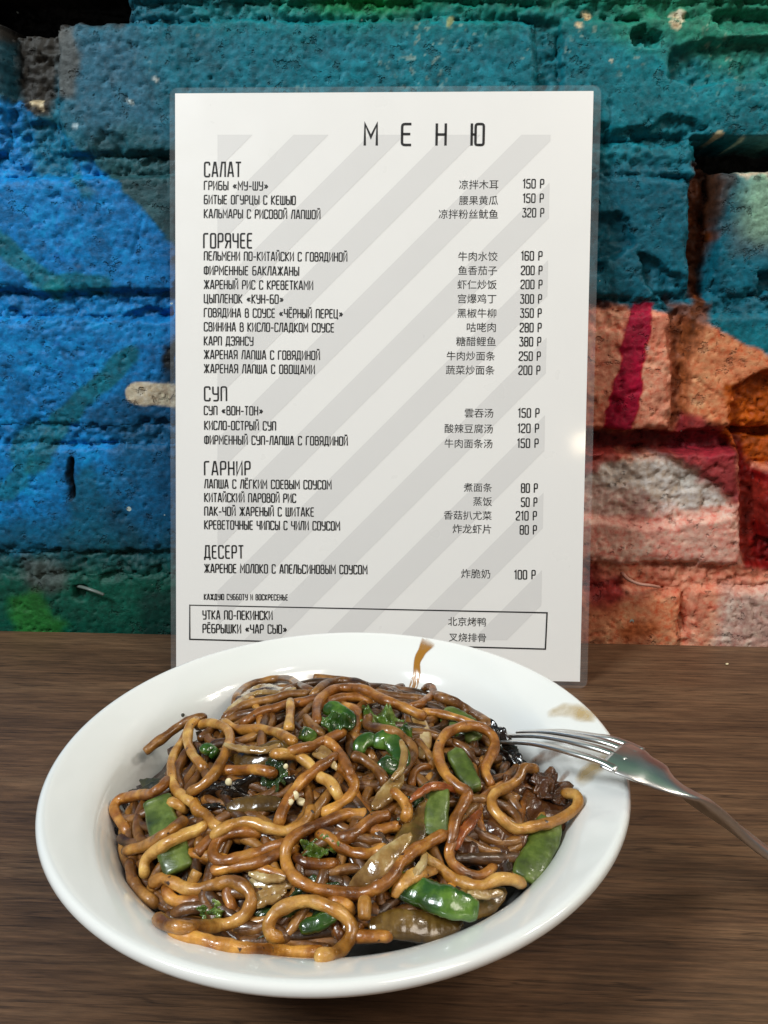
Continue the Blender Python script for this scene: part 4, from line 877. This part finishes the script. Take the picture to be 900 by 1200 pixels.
strand('noodle peeping out under the front brown onion slice', [(412, 1098), (432, 1097), (456, 1098)], 'noodle_a')
strand('pale noodle forming the front centre loop', [(334, 1100), (320, 1097), (315, 1085), (322, 1071), (338, 1061), (360, 1056), (384, 1062), (404, 1073), (413, 1087), (407, 1105), (393, 1117), (372, 1120)], 'noodle_b', sink=.05, r=NR*1.06)
sheetlet('scallion_piece', 'little green scallion scrap inside the front left loop', 'scallion', 250, 1068, .0038, .0022, .1, 'leaf', .0018, 51, .0012, 'scallion pieces')
for lb, pp in (('thin pale sprout crossing left of the great central curve', [(292, 1024), (314, 1030), (334, 1030)]), ('thin pale sprout under the frilled leaf at the upper right', [(470, 866), (474, 884), (470, 902), (458, 914)]),
    ('translucent sprout lying under the back left arch', [(262, 836), (284, 820), (306, 812), (330, 812)]), ('pale sprout below the scallion tube at the upper centre', [(366, 884), (384, 890), (396, 902)]),
    ('pale sprout beside the right end of the green pepper strip', [(548, 1046), (568, 1050), (590, 1046)]), ('thin sprout between the front loops', [(300, 1064), (312, 1056), (330, 1050)]), ('olive sprout left of the black mushroom', [(262, 872), (284, 878), (306, 880), (330, 874)]), ('thin sprout right of the wide onion slice', [(500, 1000), (494, 1016), (480, 1030)])):
    strip('bean_sprout', lb, 'sprout', pp, .0012, .0009, 'onion', 'pale sprouts in the noodles', .25, sink=.1)
# sesame / garlic bits
def seed(label, px, py, a, b_, ang):
    d, t = rest(np.array([px]), np.array([py]), .0006, .1, 1); c = (CP+d*t[:, None])[0]
    s = np.linspace(-1, 1, 9); path = c+np.outer(s*a, [math.cos(ang), 0, math.sin(ang)*.8]); rr = b_*np.sqrt(np.clip(1.02-s*s, .02, 1))*(1-.2*s)
    tag(mesh('garlic_bit', *sweep(path, rr, rr*.7, UPV, ns=10), M['seed']), label, 'garlic', 'pale garlic bits')
seed('single pale garlic bit on the black mushroom', 268, 916, .0015, .0011, 1.4)
seed('upper bit of the pale garlic cluster at the heap centre', 346, 932, .0017, .0013, 1.3)
seed('left bit of the pale garlic cluster at the heap centre', 339, 940, .0014, .0012, .4)
seed('right bit of the pale garlic cluster at the heap centre', 354, 940, .0018, .0012, -.4)
seed('pale garlic bit beside the dark green leaf', 335, 898, .0011, .0008, 1.2)
for k, (x_, y_, sz) in enumerate(((455, 806, .0011), (438, 807, .0006), (214, 838, .0008))):
    d = rays([x_], [y_]); t = .2
    while True:
        p = CP+d[0]*t
        if p[2] < max(float(plate_z(p[0], p[1])), 0)+sz*.5: break
        t += .0004
    s = np.linspace(-1, 1, 7); rr = sz*np.sqrt(np.clip(1.05-s*s, .05, 1))
    tag(mesh('pepper_crumb', *sweep(p+np.outer(s*sz, [1, 0, .2]), rr, rr*.8, UPV, ns=8), M['herb']), ['dark pepper crumb stuck on the back wall of the bowl', 'tiny dark crumb at the back edge of the noodles', 'dark crumb beside the noodle end at the left wall'][k], 'crumb')

_c = CP+rays([852], [779])[0]*(-CP[2]/rays([852], [779])[0][2]); s_c = np.linspace(-1, 1, 7); rr = .0007*np.sqrt(np.clip(1.05-s_c*s_c, .05, 1))
tag(mesh('crumb', *sweep(_c+np.array([0, 0, .0005])+np.outer(s_c*.0011, [.8, .6, 0]), rr, rr*.6, (0, 0, 1), ns=8), M['seed']), 'tiny white crumb on the table right of the menu', 'crumb')
# ------------------------------------------------------------------ sauce marks on the porcelain
def on_plate(px, py, off):
    d = rays(px, py); t = np.full(len(d), .15); done = np.zeros(len(d), bool)
    for _ in range(1600):
        p = CP+d*t[:, None]; done |= p[:, 2] < plate_z(p[:, 0], p[:, 1])+off
        if done.all(): break
        t = np.where(done, t, t+.0002)
    return CP+d*t[:, None]
def mark(name, pts, widths, mat, label, off=.0003, fade=1.6):
    c = catmull(np.array(pts, float), 3.); n = len(c); wv = np.interp(np.linspace(0, 1, n), np.linspace(0, 1, len(widths)), widths)
    d = np.gradient(c, axis=0); d /= np.linalg.norm(d, axis=1)[:, None]; nr_ = np.stack([-d[:, 1], d[:, 0]], -1)
    k = 9; offs = np.linspace(-1, 1, k); wv = wv*(1+.15*pnoise(np.arange(n)*.35, np.full(n, 3.3)))
    g = c[:, None]+nr_[:, None]*(wv[:, None]*offs[None])[..., None]
    p = on_plate(g[..., 0].ravel(), g[..., 1].ravel(), off).reshape(n, k, 3)
    e_ = np.minimum(np.arange(n), n-1-np.arange(n))/2.5; fd = np.clip((1-np.abs(offs)[None])*fade, 0, 1)*np.clip(e_, 0, 1)[:, None]
    V_ = np.vstack([p.reshape(-1, 3)]); F_ = [[i*k+j_, i*k+j_+1, (i+1)*k+j_+1, (i+1)*k+j_] for i in range(n-1) for j_ in range(k-1)]
    tag(mesh(name, V_, [q[::-1] for q in F_], mat, bowl, True, np.repeat(fd.reshape(-1, 1), 3, 1)), label)
mark('sauce_streak', [(504, 749.5), (496, 761), (489, 775), (488, 792), (481, 814)], [9, 5.5, 4, 5.2, 4.4], M['streak'], 'amber streak of dried sauce running down the back wall', fade=4)
mark('sauce_smear', [(640, 838), (664, 832), (686, 838), (700, 843)], [4, 9, 11, 5], M['smear'], 'faint yellow smear on the rim behind the fork')
mark('sauce_smear', [(716, 884), (704, 894), (690, 905), (676, 920)], [6, 10, 11, 7], M['smear'], 'faint yellow smear on the rim below the fork')
mark('sauce_smear', [(662, 878), (640, 886), (620, 898)], [4, 8, 6], M['smearb'], 'brown smear on the inner wall under the fork tines')
mark('sauce_smear', [(668, 902), (656, 916), (650, 930)], [3, 4, 3], M['smearb'], 'short brown smear beside the right hand noodle loop')
mark('sauce_smear', [(358, 792), (372, 796), (384, 799)], [3, 6, 3], M['smearb'], 'small orange stain above the middle of the heap')

# ------------------------------------------------------------------ fork
fkl = 'stainless steel fork lying face down across the right rim of the bowl'
def at(px, py, z):
    d = rays([px], [py])[0]; t = (z-CP[2])/d[2]; return CP+d*t
ctl = [at(598, 860, .0455), at(640, 860, .0530), at(685, 868, .0580), at(722, 879, .0588), at(758, 898, .0572), at(800, 925, .0520), at(850, 962, .0330), at(900, 1000, .0190)]
ctl = np.array(ctl); dirh = ctl[-1]-ctl[-2]
ctl = np.vstack([ctl, ctl[-1]+dirh*.8+np.array([0, 0, .002]), ctl[-1]+dirh*1.5+np.array([0, 0, .0045])])
cl = catmull(ctl, .0012); L = np.concatenate([[0], np.cumsum(np.linalg.norm(np.diff(cl, axis=0), axis=1))]); 
axis = cl[-1]-cl[0]; axis[2] = 0; axis /= np.linalg.norm(axis)
fork = empty('fork', tuple(cl[len(cl)//2]), fkl, 'fork')
Ls = [0, *[L[np.argmin(np.linalg.norm(cl-c, axis=1))] for c in ctl[1:]]]
root = Ls[3]+.003
T = np.gradient(cl, axis=0); T /= np.linalg.norm(T, axis=1)[:, None]
side = np.cross(T, [0, 0, 1.]); side /= np.linalg.norm(side, axis=1)[:, None]; nrm = np.cross(side, T)
tilt = .10; sd2 = side*math.cos(tilt)+nrm*math.sin(tilt); nr2 = nrm*math.cos(tilt)-side*math.sin(tilt)
def hw(s): return np.interp(s, [0, root, Ls[3]+.0065, Ls[4]-.003, Ls[4]+.004, Ls[5], Ls[5]+.012, Ls[6], Ls[7], L[-1]], [.0098, .0112, .0114, .0102, .0078, .0058, .0050, .0050, .0052, .0064])
# head + handle as one forged bar
sel = L >= root-.004; pth = cl[sel]; Lw = gauss(hw(L), 3)[sel]; thk = np.interp(L[sel], [root, Ls[5], Ls[5]+.01, L[-1]], [.0009, .0012, .0021, .0016])
ns = 28; thh = np.linspace(0, 2*PI, ns, endpoint=False); cc = np.sign(np.cos(thh))*np.abs(np.cos(thh))**.7; ss = np.sign(np.sin(thh))*np.abs(np.sin(thh))**.7
dish_ = np.interp(L[sel], [root, Ls[4], Ls[5]], [.0016, .0014, 0])   # convex across its width
A = pth[:, None]+(Lw[:, None]*cc)[..., None]*sd2[sel][:, None]+((thk[:, None]*ss)-dish_[:, None]*cc[None]**2)[..., None]*nr2[sel][:, None]
n = len(pth); Vf = A.reshape(-1, 3); i0 = np.arange(n-1)[:, None]*ns; j = np.arange(ns)[None]; j2 = (j+1) % ns
Fq = np.stack([i0+j, i0+j2, i0+ns+j2, i0+ns+j], -1).reshape(-1, 4)
cut = int(np.argmin(np.abs(L[sel]-(Ls[5]+.004))))
def sub(a, b_):
    F_ = Fq[(Fq[:, 0] >= a*ns) & (Fq[:, 0] < b_*ns)].tolist(); F_ += ([list(range(a*ns, a*ns+ns))[::-1]] if a == 0 else [])+([list(range(b_*ns, b_*ns+ns))] if b_ == n-1 else []); return F_
def trimmed(name, F_):
    u_ = sorted({i for q in F_ for i in q}); mp = {a: i for i, a in enumerate(u_)}; mesh(name, Vf[u_], [[mp[i] for i in q] for q in F_], M['steel'], fork)
trimmed('head', sub(0, cut)); trimmed('handle', sub(cut, n-1))
for k in range(4):
    q = (k-1.5)/1.5; sl = L <= root+.003; m_ = sl.sum(); s_ = L[sl]
    tipoff = .0006*abs(k-1.5)
    pos = np.interp(s_, [0, root*.5, root+.003], [.0088, .0090, .0088])*q; keep = s_ >= tipoff*0
    pp = cl[sl]+pos[:, None]*sd2[sl]-(.0015*(pos/.0105)**2)[:, None]*nr2[sl]
    hwid = np.interp(s_, [0, .002, .01, root, root+.003], [.00035, .0008, .0012, .00165, .0024]); ht = np.interp(s_, [0, .003, root], [.0004, .0007, .0009])
    upn = nr2[sl]
    v_, f_ = sweep(pp, hwid, ht, upn, ns=12, power=.75); mesh('tine', v_, f_, M['steel'], fork)
